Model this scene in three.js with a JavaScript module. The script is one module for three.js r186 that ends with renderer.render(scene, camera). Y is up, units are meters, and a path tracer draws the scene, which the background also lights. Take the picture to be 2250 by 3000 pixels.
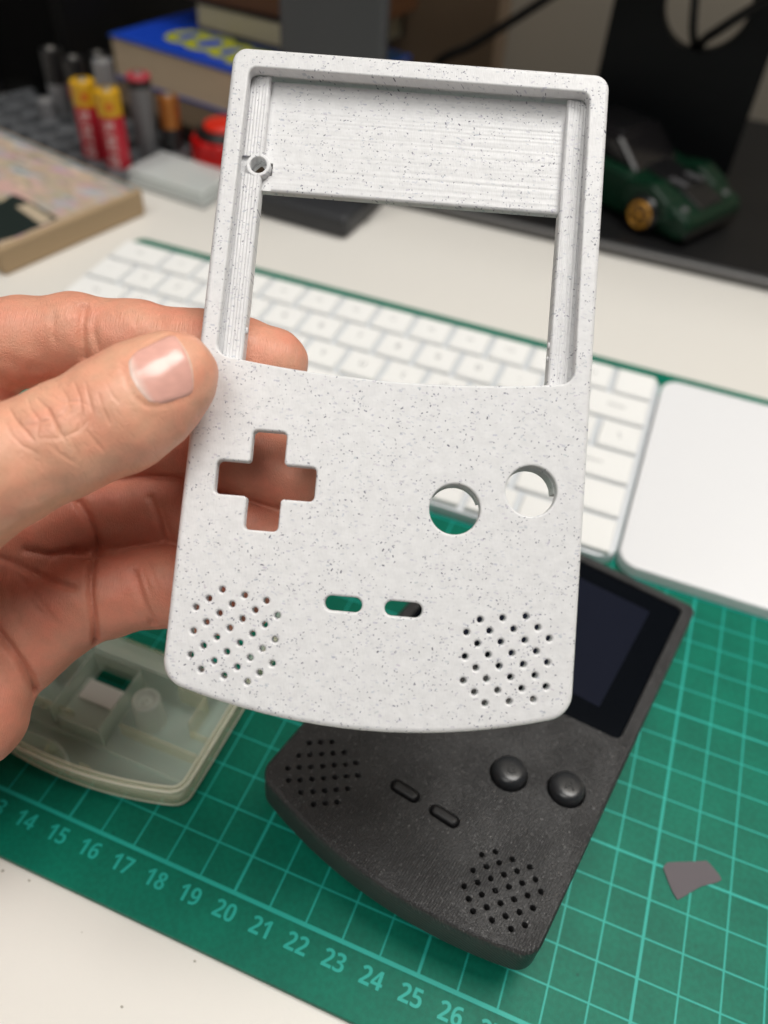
import * as THREE from 'three';
import { RectAreaLightUniformsLib } from 'three/addons/lights/RectAreaLightUniformsLib.js';
import { FontLoader } from 'three/addons/loaders/FontLoader.js';
import { mergeGeometries, toCreasedNormals } from 'three/addons/utils/BufferGeometryUtils.js';
import { RoundedBoxGeometry } from 'three/addons/geometries/RoundedBoxGeometry.js';
import { createNoise3D, createNoise2D } from 'simplex-noise';

// ------------------------------------------------------------------ camera, lamps, exposure
// Lengths below are centimetres on the cutting mat's own grid (X along its numbers, Y away from them, Z up); W() turns them into metres, y up.
const S = 0.01;
const m2w = (a, b, c) => new THREE.Vector3(a, c, -b);
const W = (X, Y, Z) => new THREE.Vector3((X - 25) * S, Z * S, -(Y - 5) * S);
const scene = new THREE.Scene();
const CAM = [25.2708, -6.3291, 21.844], FPX = 2395;
const CR = [[0.928788, 0.366143, 0.057381], [0.297719, -0.644904, -0.703891], [-0.220719, 0.670849, -0.707986]];
const camera = new THREE.PerspectiveCamera(2 * Math.atan(1500 / FPX) * 180 / Math.PI, 0.75, 0.01, 20);
camera.position.copy(W(...CAM));
camera.quaternion.setFromRotationMatrix(new THREE.Matrix4().makeBasis(m2w(...CR[0]), m2w(...CR[1]).negate(), m2w(...CR[2]).negate()));
camera.focus = 0.172;
camera.userData.fStop = 9.2;
scene.add(camera);

const renderer = new THREE.WebGLRenderer();
renderer.toneMapping = THREE.LinearToneMapping;
renderer.toneMappingExposure = 0.95;
renderer.shadowMap.enabled = true;
scene.background = new THREE.Color(0.035, 0.035, 0.037);   // the dim room beyond the lamps
RectAreaLightUniformsLib.init();
function panelLight(X, Y, Z, w, h, tx, ty, tz, intensity, color) {
  const l = new THREE.RectAreaLight(color, intensity, w * S, h * S);
  l.position.copy(W(X, Y, Z)); l.lookAt(W(tx, ty, tz)); l.castShadow = true; scene.add(l);
  return l;
}
const KEY = [62, 38, 150, 70, 70], SIDE = [0, -72, 150, 100, 100];  // both lamps are out of view: desk lit from above, shell from the front
panelLight(...KEY.slice(0, 2), KEY[2] - 1.2, 70, 70, 62, 38, 0, 13.2, 0xfffcf8);
panelLight(...SIDE.slice(0, 2), SIDE[2] - 1.2, 100, 100, 0, -72, 0, 3.0, 0xfffdf8);

// ------------------------------------------------------------------ helpers
let seed = 7;
const rnd = () => { seed = (seed * 1664525 + 1013904223) >>> 0; return seed / 4294967296; };
const rr = (a, b) => a + (b - a) * rnd();
const n3 = createNoise3D(rnd), n2 = createNoise2D(rnd);
const counts = {};
const numbered = (n) => { const k = counts[n] = (counts[n] ?? -1) + 1; return k ? `${n}_${String(k).padStart(3, '0')}` : n; };
const C = (r, g, b) => new THREE.Color().setRGB(r, g, b);
const std = (color, roughness = 0.5, extra = {}) => new THREE.MeshPhysicalMaterial({ color, roughness, ...extra });
const done = new WeakSet();
function fit(g) { if (!done.has(g)) { g.scale(S, S, S); done.add(g); } return g; }   // centimetres to metres, once
function part(name, g, m, parent, label) {
  const o = new THREE.Mesh(fit(Array.isArray(g) ? mergeGeometries(g.map((x) => (x.index ? x.toNonIndexed() : x))) : g), m);
  o.name = name; o.castShadow = o.receiveShadow = true; parent.add(o);
  if (label) o.userData.label = label;
  return o;
}
function thing(name, label, category, X, Y, Z, turn = 0, group) {
  const o = new THREE.Group(); o.name = numbered(name); o.position.copy(W(X, Y, Z)); o.rotation.y = turn;
  o.userData = { label, category }; if (group) o.userData.group = group;
  scene.add(o); return o;
}
function structure(name, g, m) { const o = part(name, g, m, scene); o.userData.kind = 'structure'; return o; }
const box = (w, h, d, x = 0, y = 0, z = 0) => new THREE.BoxGeometry(w, h, d).translate(x, y, z);
const rbox = (w, h, d, r, x = 0, y = 0, z = 0, seg = 3) => new RoundedBoxGeometry(w, h, d, seg, r).translate(x, y, z);
const cyl = (r0, r1, h, x = 0, y = 0, z = 0, seg = 32) => new THREE.CylinderGeometry(r1, r0, h, seg).translate(x, y, z);
const lathe = (pts, seg = 40) => new THREE.LatheGeometry(pts.map(([x, y]) => new THREE.Vector2(x, y)), seg);
const tube = (pts, r, seg = 40) => new THREE.TubeGeometry(new THREE.CatmullRomCurve3(pts.map((p) => new THREE.Vector3(...p))), seg, r, 10);
function rounded(pts, seg = 8) {                                   // corners [x, y, radius] to a dense contour
  const out = [], n = pts.length;
  for (let i = 0; i < n; i++) {
    const [x, y, r] = pts[i], a = pts[(i + n - 1) % n], b = pts[(i + 1) % n];
    if (!r) { out.push([x, y]); continue; }
    let ux = a[0] - x, uy = a[1] - y, vx = b[0] - x, vy = b[1] - y;
    const ul = Math.hypot(ux, uy), vl = Math.hypot(vx, vy); ux /= ul; uy /= ul; vx /= vl; vy /= vl;
    const half = Math.acos(Math.max(-1, Math.min(1, ux * vx + uy * vy))) / 2, t = Math.min(r / Math.tan(half), ul * 0.49, vl * 0.49), rad = t * Math.tan(half);
    const bx = ux + vx, by = uy + vy, bl = Math.hypot(bx, by), cx = x + bx / bl * rad / Math.sin(half), cy = y + by / bl * rad / Math.sin(half);
    let a0 = Math.atan2(y + uy * t - cy, x + ux * t - cx), a1 = Math.atan2(y + vy * t - cy, x + vx * t - cx), d = a1 - a0;
    while (d > Math.PI) d -= 2 * Math.PI; while (d < -Math.PI) d += 2 * Math.PI;
    for (let k = 0; k <= seg; k++) out.push([cx + rad * Math.cos(a0 + d * k / seg), cy + rad * Math.sin(a0 + d * k / seg)]);
  }
  return out;
}
const circle = (x, y, r, n = 24) => Array.from({ length: n }, (_, i) => [x + r * Math.cos(i / n * 2 * Math.PI), y + r * Math.sin(i / n * 2 * Math.PI)]);
const area = (c) => c.reduce((s, p, i) => { const q = c[(i + 1) % c.length]; return s + p[0] * q[1] - q[0] * p[1]; }, 0) / 2;
function inset(c, d) {                                             // contour moved inwards by d
  const n = c.length; if (area(c) < 0) d = -d;
  return c.map((p, i) => {
    const a = c[(i + n - 1) % n], b = c[(i + 1) % n];
    let e = [p[0] - a[0], p[1] - a[1]], g = [b[0] - p[0], b[1] - p[1]];
    const el = Math.hypot(...e) || 1, gl = Math.hypot(...g) || 1; e = [e[0] / el, e[1] / el]; g = [g[0] / gl, g[1] / gl];
    let nx = -(e[1] + g[1]), ny = e[0] + g[0]; const nl = Math.hypot(nx, ny) || 1; nx /= nl; ny /= nl;
    const k = d / Math.max(0.5, -e[1] * nx + e[0] * ny);
    return [p[0] + nx * k, p[1] + ny * k];
  });
}
// A plate in the xy plane, front face at z = 0 going back to -depth, outer edge and hole edges rounded by their own radii; uv in centimetres.
function plate(outer, holes, depth, bo, bh, segs = 4, back = true, maxEdge = 0) {
  if (area(outer) < 0) outer = outer.slice().reverse();
  holes = holes.map((h) => (area(h) < 0 ? h.slice().reverse() : h));
  const pos = [], tri = (a, b, c) => pos.push(...a, ...b, ...c);
  const ring = (c, b, sign) => {
    const rows = [];
    for (let k = 0; k <= segs; k++) { const t = k / segs * Math.PI / 2; rows.push([inset(c, sign * b * (1 - Math.sin(t))), -b * (1 - Math.cos(t))]); }
    rows.push([c, -depth]);
    for (let k = 0; k + 1 < rows.length; k++) for (let i = 0, n = c.length; i < n; i++) {
      const j = (i + 1) % n, [A, za] = rows[k], [B, zb] = rows[k + 1], p = [...A[i], za], q = [...A[j], za], r = [...B[i], zb], s = [...B[j], zb];
      if (sign > 0) { tri(p, r, q); tri(q, r, s); } else { tri(p, q, r); tri(q, s, r); }
    }
    return rows[0][0];
  };
  const caps = [], o0 = ring(outer, bo, 1), h0 = holes.map((h) => ring(h, bh, -1));
  const v2 = (c) => c.map(([x, y]) => new THREE.Vector2(x, y));
  const cap = (o, hs, z, flip) => {
    const start = pos.length / 3;
    for (const [a, b, c] of THREE.ShapeUtils.triangulateShape(v2(o), hs.map((h) => v2(h.slice().reverse())))) {
      const f = (i) => { let k = i; if (k < o.length) return [...o[k], z]; k -= o.length; for (const h of hs) { if (k < h.length) return [...h[h.length - 1 - k], z]; k -= h.length; } };
      flip ? tri(f(a), f(c), f(b)) : tri(f(a), f(b), f(c));
    }
    caps.push([start, pos.length / 3, flip ? -1 : 1]);
  };
  cap(o0, h0, 0, false);
  if (back) cap(outer, holes, -depth, true);
  let g = new THREE.BufferGeometry(); g.setAttribute('position', new THREE.Float32BufferAttribute(pos, 3));
  g = toCreasedNormals(g, 0.7);
  for (const [a, b, z] of caps) for (let i = a; i < b; i++) g.attributes.normal.setXYZ(i, 0, 0, z);
  return cmuv(g);
}
function cmuv(g, ax = 0, ay = 1, k = 0.35) {                       // uv = position in centimetres, sheared a little by the third axis so that sides carry the pattern too
  const p = g.attributes.position, uv = new Float32Array(p.count * 2), az = 3 - ax - ay;
  for (let i = 0; i < p.count; i++) { const c = [p.getX(i), p.getY(i), p.getZ(i)]; uv[2 * i] = c[ax] + k * c[az]; uv[2 * i + 1] = c[ay] + k * c[az]; }
  g.setAttribute('uv', new THREE.BufferAttribute(uv, 2)); return g;
}
function canvas(w, h, draw) { const c = document.createElement('canvas'); c.width = w; c.height = h; draw(c.getContext('2d'), w, h); return c; }
function tex(c, wcm, hcm, srgb = true) {                           // a texture laid on centimetre uv
  const t = new THREE.CanvasTexture(c); if (srgb) t.colorSpace = THREE.SRGBColorSpace;
  t.wrapS = t.wrapT = THREE.RepeatWrapping; t.repeat.set(1 / wcm, 1 / hcm); t.magFilter = THREE.LinearFilter; return t;
}
function noiseTex(w, h, wcm, hcm, f) {                             // grey DataTexture, f(x, y in cm) in 0..1
  const d = new Uint8Array(w * h * 4);
  for (let y = 0; y < h; y++) for (let x = 0; x < w; x++) { const v = Math.max(0, Math.min(255, 255 * f(x / w * wcm, y / h * hcm))); const i = (y * w + x) * 4; d[i] = d[i + 1] = d[i + 2] = v; d[i + 3] = 255; }
  const t = new THREE.DataTexture(d, w, h); t.wrapS = t.wrapT = THREE.RepeatWrapping; t.magFilter = THREE.LinearFilter; t.repeat.set(1 / wcm, 1 / hcm); t.needsUpdate = true; return t;
}
const font = await new FontLoader().loadAsync('fonts/droid/droid_sans_bold.typeface.json');
const fontR = await new FontLoader().loadAsync('fonts/droid/droid_sans_regular.typeface.json');
function textGeo(s, size, f = font) {                              // flat lettering in xy, centred
  const g = new THREE.ShapeGeometry(f.generateShapes(s, size), 6); g.computeBoundingBox(); const b = g.boundingBox;
  return g.translate(-(b.min.x + b.max.x) / 2, -(b.min.y + b.max.y) / 2, 0);
}
const lay = (g, y) => g.rotateX(-Math.PI / 2).translate(0, y, 0);  // from xy onto the ground

// ------------------------------------------------------------------ the setting: desk and wall
const deskBump = noiseTex(512, 512, 6, 6, (x, y) => 0.5 + 0.25 * n2(x * 9, y * 9) + 0.2 * n2(x * 25, y * 25));
{
  const m = std(C(0.74, 0.715, 0.665), 0.42, { bumpMap: deskBump, bumpScale: 0.00003 });
  const o = structure('desk', cmuv(rbox(190, 3, 92, 0.3, 0, -1.7, 0), 0, 2), m); o.position.copy(W(25, 18, 0));
  o.userData.label = 'white desk top under the cutting mat'; o.userData.category = 'desk';
  const w = structure('wall', box(260, 160, 4, 0, 80, 0), std(C(0.46, 0.41, 0.33), 0.85)); w.position.copy(W(25, 67, -10));
  w.userData.label = 'beige wall behind the desk'; w.userData.category = 'wall';
}
// unseen ceiling lamps out of view, placed to light the desk and the open shell
for (const [X, Y, Z, w, h, label] of [[...KEY, 'unseen square panel lamp out of view above the keyboard, lighting the desk'], [...SIDE, 'unseen wide panel lamp out of view before the desk, lighting the clear shell and front faces']]) {
  const t = thing('unseen_ceiling_lamp', label, 'lamp', X, Y, Z, 0);
  part('frame', [box(w + 3, 2, 1.5, 0, 0, -h / 2 - 0.75), box(w + 3, 2, 1.5, 0, 0, h / 2 + 0.75), box(1.5, 2, h, -w / 2 - 0.75, 0, 0), box(1.5, 2, h, w / 2 + 0.75, 0, 0), box(w + 3, 0.5, h + 3, 0, 1.25, 0)], std(C(0.8, 0.8, 0.8), 0.5), t);
  part('diffuser', box(w - 0.02, 0.4, h - 0.02, 0, 0.2, 0), std(C(0.85, 0.85, 0.85), 0.6, { emissive: C(1, 0.97, 0.92), emissiveIntensity: 1.5 }), t);
}

// ------------------------------------------------------------------ cutting mat
{
  const t = thing('cutting_mat', 'green self-healing cutting mat with teal centimetre grid on the desk', 'cutting mat', 21, 13.5, 0);
  const matBump = noiseTex(512, 512, 3, 3, (x, y) => 0.5 + 0.3 * n2(x * 30, y * 30) + 0.25 * n2(x * 70, y * 70));
  const matCol = canvas(1024, 1024, (g, w, h) => {
    g.fillStyle = '#056b56'; g.fillRect(0, 0, w, h);
    const im = g.getImageData(0, 0, w, h);
    for (let y = 0; y < h; y++) for (let x = 0; x < w; x++) { const i = (y * w + x) * 4, k = 1 + 0.05 * n2(x / 90, y / 90) + 0.07 * (rnd() - 0.5) + 0.04 * n2(x / 9, y / 9); im.data[i] *= k; im.data[i + 1] *= k; im.data[i + 2] *= k; }
    g.putImageData(im, 0, 0);
    for (let i = 0; i < 60; i++) { g.fillStyle = `rgba(10,40,35,${rr(0.2, 0.5)})`; g.fillRect(rr(0, w), rr(0, h), rr(1, 2.5), rr(1, 2.5)); }
    for (let i = 0; i < 26; i++) { g.strokeStyle = `rgba(20,70,60,${rr(0.1, 0.3)})`; g.lineWidth = rr(0.5, 1.2); const x = rr(0, w), y = rr(0, h), a = rr(0, 6.3), l = rr(30, 220); g.beginPath(); g.moveTo(x, y); g.lineTo(x + l * Math.cos(a), y + l * Math.sin(a)); g.stroke(); }
  });
  const body = plate(rounded([[-22.5, -15, 0.5], [22.5, -15, 0.5], [22.5, 15, 0.5], [-22.5, 15, 0.5]]), [], 0.2, 0.03, 0, 2);
  part('mat_sheet', body.rotateX(-Math.PI / 2), std(0xffffff, 0.4, { map: tex(matCol, 24, 24), bumpMap: matBump, bumpScale: 0.00004, specularIntensity: 0.3 }), t);
  const ink = std(C(0.010, 0.37, 0.30), 0.42, { specularIntensity: 0.6, bumpMap: matBump, bumpScale: 0.00004 });
  const thin = [], bold = [], flat = (x0, x1, y0, y1, z) => cmuv(lay(new THREE.PlaneGeometry(x1 - x0, y1 - y0).translate((x0 + x1) / 2 - 21, (y0 + y1) / 2 - 13.5, 0), z), 0, 2);
  for (let i = 0; i <= 42; i++) (i % 5 ? thin : bold).push(flat(i - (i % 5 ? 0.023 : 0.038), i + (i % 5 ? 0.023 : 0.038), 0, 27, i % 5 ? 0.006 : 0.012));
  for (let j = 0; j <= 27; j++) { const e = j === 0 || j === 27, b = j % 5 === 0 || e; (b ? bold : thin).push(flat(0, 42, j - (b ? (e ? 0.055 : 0.038) : 0.023), j + (b ? (e ? 0.055 : 0.038) : 0.023), b ? 0.015 : 0.009)); }
  part('grid_line', thin, ink, t, 'thin teal centimetre lines');
  part('bold_grid_line', bold, ink, t, 'bolder teal five centimetre lines');
  for (let i = 0; i <= 42; i++) {
    const o = part('number', lay(textGeo(String(i), 0.43).scale(0.92, 1, 1), 0), ink, t, `teal printed number ${i}`); o.position.set((i - 21) * S, 0.009 * S, (13.5 + 0.46) * S);
  }
}

// ------------------------------------------------------------------ crumbs and scrap
{
  const m = std(C(0.42, 0.39, 0.34), 0.8);
  for (const [X, Y, r, l] of [[14.23, -1.75, 0.05, 'tan crumb on the desk by number 14'], [15.0, -1.69, 0.04, 'grey crumb at the mat edge by number 15'], [19.86, -1.72, 0.035, 'dark crumb at the mat edge by number 20'], [18.8, -3.21, 0.04, 'lone dark crumb out on the bare desk'], [16.97, -2.21, 0.022, 'tiny speck on the desk by number 17']]) {
    const g = new THREE.IcosahedronGeometry(r * 0.65, 1), p = g.attributes.position;
    for (let i = 0; i < p.count; i++) { const k = 1 + 0.4 * n3(p.getX(i) * 30 + X, p.getY(i) * 30, p.getZ(i) * 30); p.setXYZ(i, p.getX(i) * k * 1.3, p.getY(i) * k * 0.7, p.getZ(i) * k); }
    g.computeVertexNormals();
    const t = thing('crumb', l, 'crumb', X, Y, -0.2 + r * 0.4); part('grain', g, m, t);
  }
  const t = thing('tape_scrap', 'torn scrap of matte grey tape on the mat grid', 'scrap', 31, 5, 0.02);
  const pts = [[30.22, 4.99], [30.3, 5.16], [30.55, 5.27], [30.95, 5.46], [31.31, 5.62], [31.42, 5.58], [31.66, 5.36], [31.74, 5.27], [31.66, 5.17], [31.5, 5.04], [31.25, 4.86], [30.98, 4.58], [30.86, 4.44], [30.7, 4.28], [30.55, 4.42], [30.4, 4.66]].map(([x, y]) => [x - 31 + rr(-0.012, 0.012), y - 5 + rr(-0.012, 0.012)]);
  part('tape', plate(pts, [], 0.018, 0.005, 0, 2).rotateX(-Math.PI / 2).translate(0, 0.018, 0), std(C(0.115, 0.1, 0.11), 0.75), t);
}

// ------------------------------------------------------------------ keyboard and trackpad
{
  const t = thing('keyboard', 'low white keyboard with square white keys lying on the far half of the mat', 'keyboard', 13.08, 20.85, 0.02);
  const slope = (z) => 0.42 + (5.72 - z) / 11.44 * 0.42;            // top of the deck over its depth
  const g = plate(rounded([[-13.9, -5.72, 0.7], [13.9, -5.72, 0.7], [13.9, 5.72, 0.7], [-13.9, 5.72, 0.7]]), [], 0.4, 0.06, 0, 3).rotateX(-Math.PI / 2);
  const p = g.attributes.position;
  for (let i = 0; i < p.count; i++) { const z = p.getZ(i), top = slope(z); p.setY(i, p.getY(i) < -0.3 ? 0 : top + p.getY(i)); }
  part('deck', toCreasedNormals(g.deleteAttribute('normal') && g, 0.5), std(C(0.66, 0.69, 0.72), 0.42, { metalness: 0.2 }), t);
  const rows = [[1.5, ...Array(13).fill(1)], [...Array(13).fill(1), 1.5], [1.5, ...Array(13).fill(1)], [1.75, ...Array(11).fill(1), 1.75], [2.25, ...Array(10).fill(1), 2.25], [1, 1, 1, 1.25, 5, 1.25, 1, 1, 1, 1]];
  const legends = [['esc', ...Array.from({ length: 12 }, (_, i) => 'F' + (i + 1)), ''], [...'`1234567890-=', 'delete'], ['tab', ...'QWERTYUIOP[]\\'], ['caps lock', ..."ASDFGHJKL;'", 'return'], ['shift', ...'ZXCVBNM,./', 'shift'], ['fn', 'control', 'option', 'command', '', 'command', 'option', '', '', '']];
  const keyM = std(C(0.87, 0.87, 0.85), 0.4), leg = std(C(0.2, 0.2, 0.21), 0.5), shapes = {};
  rows.forEach((row, j) => {
    let x = -13.775;
    row.forEach((u, i) => {
      const w = u * 1.9, z = -5.72 + 0.16 + 0.95 + j * 1.875, y = slope(z);
      const k = part('key', shapes[u] ??= rbox(w - 0.24, 0.26, 1.64, 0.09, 0, 0.09, 0, 2), keyM, t);
      k.position.set((x + w / 2) * S, y * S, z * S); k.rotation.x = Math.atan(0.42 / 11.44); x += w;
      const s = legends[j][i]; if (s) part('legend', lay(textGeo(s, s.length > 1 ? 0.2 : 0.36, fontR), 0.224), leg, k);
    });
  });
  const tp = thing('trackpad', 'large blank white trackpad beside the keyboard', 'trackpad', 35.1, 20.8, 0.02);
  const gg = plate(rounded([[-8.05, -5.75, 0.75], [8.05, -5.75, 0.75], [8.05, 5.75, 0.75], [-8.05, 5.75, 0.75]], 10), [], 0.4, 0.09, 0, 4).rotateX(-Math.PI / 2), q = gg.attributes.position;
  for (let i = 0; i < q.count; i++) q.setY(i, q.getY(i) < -0.3 ? 0.02 : 0.5 + (5.75 - q.getZ(i)) / 11.5 * 0.45 + q.getY(i));
  gg.computeVertexNormals();
  part('glass_top', toCreasedNormals(gg, 0.5), std(C(0.79, 0.795, 0.81), 0.4), tp);
}

// ------------------------------------------------------------------ the handheld shape shared by the loose face plate and the dark console (y up, 0 at its top edge)
const outline = (() => {
  const pts = [[-3.82, 0, 0.3]]; const bot = [];
  for (let i = 0; i <= 16; i++) { const x = -3.1 + 6.2 * i / 16; bot.push([x, -(13.37 - 0.44 * (x / 3.3) ** 2), 0]); }
  return rounded([[3.82, 0, 0.3], [-3.82, 0, 0.3], [-3.92, -12.76, 0.75], ...bot, [3.92, -12.76, 0.75]], 10);
})();
const opening = (() => {
  const low = [];
  for (let i = 0; i <= 16; i++) { const x = -3.0 + 6.0 * i / 16; low.push([x, -(6.62 - 0.21 * (x / 3.2) ** 2), 0]); }
  return rounded([[3.43, -0.42, 0.16], [-3.45, -0.42, 0.16], [-3.52, -6.37, 0.34], ...low, [3.52, -6.37, 0.34]], 8);
})();
const speaker = [];
for (const [a, b] of [[2.055, 11.09], [2.48, 11.02], [2.92, 10.95], [1.815, 11.35], [2.252, 11.285], [2.705, 11.212], [3.16, 11.142], [2.04, 11.545], [2.48, 11.475], [2.93, 11.403], [3.39, 11.33], [1.822, 11.81], [2.258, 11.74], [2.704, 11.668], [3.164, 11.593], [2.042, 12.003], [2.48, 11.932], [2.935, 11.86], [3.39, 11.783], [1.822, 12.263], [2.257, 12.194], [2.712, 12.122], [3.17, 12.047], [2.05, 12.46], [2.486, 12.39], [2.94, 12.315], [3.396, 12.238], [2.265, 12.65], [2.72, 12.575], [3.172, 12.495]]) speaker.push([a, -b], [-a, -b]);
const cross = (() => {
  const [x, y, a, l] = [-2.30, -8.78, 0.333, 0.975];
  return rounded([[x - a, y + l, 0.1], [x - a, y + a, 0.07], [x - l, y + a, 0.1], [x - l, y - a, 0.1], [x - a, y - a, 0.07], [x - a, y - l, 0.1], [x + a, y - l, 0.1], [x + a, y - a, 0.07], [x + l, y - a, 0.1], [x + l, y + a, 0.1], [x + a, y + a, 0.07], [x + a, y + l, 0.1]], 5);
})();
const pill = (x) => rounded([[x - 0.41, -10.85, 0.165], [x - 0.41, -11.19, 0.165], [x + 0.41, -11.19, 0.165], [x + 0.41, -10.85, 0.165]], 8);
const slot = (x) => rounded([[x - 0.36, -10.875, 0.14], [x - 0.36, -11.165, 0.14], [x + 0.36, -11.165, 0.14], [x + 0.36, -10.875, 0.14]], 8);
function posed(name, label, category, R, o) {
  const g = new THREE.Group(); g.name = numbered(name); g.userData = { label, category }; scene.add(g);
  const ax = (k) => m2w(R[0][k], R[1][k], R[2][k]);
  g.quaternion.setFromRotationMatrix(new THREE.Matrix4().makeBasis(ax(0), ax(1).negate(), ax(2).negate())); g.position.copy(W(...o));
  return g;
}
const PR = [[0.954607, 0.232213, -0.186555], [0.297737, -0.725275, 0.620749], [0.008843, -0.648115, -0.761491]], PO = [19.609, 10.9088, 16.6294];
const QR = [[0.98033, -0.19708, -0.01052], [-0.19736, -0.9788, -0.0547], [0.00048, 0.0557, -0.99845]], QO = [26.0286, 13.9472, 1.4807];
{
  // white plastic flecked with dark fibres: the flecks are in the filament
  const PX = 150, pw = Math.round(8.4 * PX), ph = Math.round(13.6 * PX);
  const flecks = canvas(pw, ph, (g, w, h) => {
    g.fillStyle = '#dcdcdd'; g.fillRect(0, 0, w, h);
    const im = g.getImageData(0, 0, w, h);
    for (let y = 0; y < h; y++) for (let x = 0; x < w; x++) { const i = (y * w + x) * 4, k = 1 + 0.018 * n2(x / 60, y / 45) + 0.012 * n2(x / 22 + 9, y / 14); for (let c = 0; c < 3; c++) im.data[i + c] *= k; }
    g.putImageData(im, 0, 0);
    for (let i = 0; i < 5200; i++) {                                // flecks lying just under the skin: pale, soft
      g.strokeStyle = `rgba(${130 + rr(-12, 12)},${132 + rr(-8, 8)},${150 + rr(-5, 12)},${rr(0.08, 0.32)})`; g.lineWidth = rr(1.5, 5); g.lineCap = 'round';
      const x = rr(0, w), y = rr(0, h), a = rr(-0.35, 0.35) + (rnd() < 0.25 ? rr(-1.2, 1.2) : 0), l = rr(2, 9); g.beginPath(); g.moveTo(x, y); g.lineTo(x + l * Math.cos(a), y + l * Math.sin(a)); g.stroke();
    }
    for (let i = 0; i < 8200; i++) {
      const x = rr(0, w), y = rr(0, h); if (n2(x / 120, y / 120) * 0.6 + 0.55 < rnd() * 0.9) continue;
      const v = rr(25, 105), big = rnd() < 0.07; g.strokeStyle = `rgba(${v},${v},${v + 20},${rr(0.4, 0.95)})`; g.lineWidth = big ? rr(2.6, 3.8) : rr(1.1, 2.5); g.lineCap = 'round';
      const a = rr(-1.5, 1.5), l = big ? rr(2, 6) : rr(0.5, 4); g.beginPath(); g.moveTo(x, y); g.lineTo(x + l * Math.cos(a), y + l * Math.sin(a)); g.stroke();
    }
  });
  const map = tex(flecks, 8.4, 13.6);
  const skin = noiseTex(512, 512, 4, 4, (x, y) => 0.5 + 0.2 * n2(x * 3, y * 3) + 0.2 * n2(x * 24, y * 5) + 0.12 * n2(x * 60, y * 60));
  const mFace = std(0xffffff, 0.42, { map, bumpMap: skin, bumpScale: 0.00005 });
  const linesV = noiseTex(512, 256, 1.6, 4, (x, y) => 0.5 + 0.38 * n2(x * 26, y * 0.35) + 0.15 * n2(x * 60, y * 1.2));
  const mV = std(0xffffff, 0.45, { map, bumpMap: linesV, bumpScale: 0.00008 });
  const t = posed('face_plate', 'white fleck-speckled front shell of a handheld game console held in the hand', 'front shell', PR, PO);
  const holes = [opening, cross, circle(1.4, -9.02, 0.49, 48), circle(2.845, -8.54, 0.49, 48), slot(-0.578), slot(0.578), ...speaker.map(([x, y]) => circle(x, y, 0.06, 12))];
  part('front_face', plate(outline, holes, 0.26, 0.11, 0.045, 5), mFace, t, 'speckled front with cross, round, oval and speaker openings');
  const wall = plate(inset(outline.slice().reverse(), 0.012), [inset(outline.slice().reverse(), 0.33)], 0.66, 0.004, 0.004, 1).translate(0, 0, -0.262);
  part('side_wall', wall, mFace, t);
  // ribbed ledges beside the screen opening, the left one broken by the lamp hole
  const ledge = (sgn, y0, y1) => {
    const sh = [[3.6, -0.62], [3.6, -0.33], [3.5, -0.33]]; for (let i = 0; i <= 12; i++) sh.push([3.47 - i * 0.0325, -0.325 + i * 0.0042 + (i % 2 ? 0.013 : 0)]); sh.push([3.055, -0.3], [3.045, -0.33], [3.045, -0.62]);
    const s = new THREE.Shape(sh.map(([a, b]) => new THREE.Vector2(sgn * a, b)));
    return cmuv(toCreasedNormals(new THREE.ExtrudeGeometry(s, { depth: y1 - y0, bevelEnabled: false, steps: 1 }).rotateX(-Math.PI / 2).scale(1, 1, -1).translate(0, y0, 0), 0.5), 0, 1, 0);
  };
  const flipFix = (g) => { const p = g.attributes.position; for (let i = 0; i < p.count; i += 3) { for (const k of ['position', 'normal', 'uv']) { const a = g.attributes[k]; for (let c = 0; c < a.itemSize; c++) { const v = a.getComponent(i + 1, c); a.setComponent(i + 1, c, a.getComponent(i + 2, c)); a.setComponent(i + 2, c, v); } } } g.computeVertexNormals(); return toCreasedNormals(g, 0.4); };
  part('ledge', flipFix(ledge(1, -6.75, -0.43)), mV, t);
  part('ledge', flipFix(ledge(-1, -2.13, -0.43)), mV, t);
  part('ledge', flipFix(ledge(-1, -6.75, -2.51)), mV, t);
  // deep panel above the screen
  const printed = (x0, x1, y0, y1) => {                             // drawn in lines across, each bead a hair prouder or lower than the next
    const sh = [[y1 + 0.01, -0.62], [y1 - 0.004, -0.5]]; for (let y = y1 - 0.004, k = 0; y > y0 + 0.06; y -= 0.042, k++) sh.push([y, -0.442 + 0.0017 * n2(k * 0.9, 3.3)], [y - 0.034, -0.442 + 0.0017 * n2(k * 0.9, 3.3)]);
    sh.push([y0 + 0.03, -0.45], [y0 + 0.006, -0.475], [y0, -0.51], [y0, -0.62]);
    const g = new THREE.ExtrudeGeometry(new THREE.Shape(sh.map(([a, b]) => new THREE.Vector2(a, b))), { depth: x1 - x0, bevelEnabled: false, steps: 12 }), p = g.attributes.position;
    for (let i = 0; i < p.count; i++) { const y = p.getX(i), z = p.getY(i), x = x0 + p.getZ(i); p.setXYZ(i, x, y, z > -0.46 ? z + 0.002 * n2(x * 0.7, y * 14) : z); }
    g.deleteAttribute('normal'); g.computeVertexNormals(); return cmuv(toCreasedNormals(g, 0.5));
  };
  part('recessed_panel', [printed(-2.86, 3.06, -2.78, -0.425), cmuv(box(0.25, 1.76, 0.18, -2.98, -1.305, -0.535)), cmuv(box(0.25, 0.32, 0.18, -2.98, -2.615, -0.535))], mFace, t);
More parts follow.
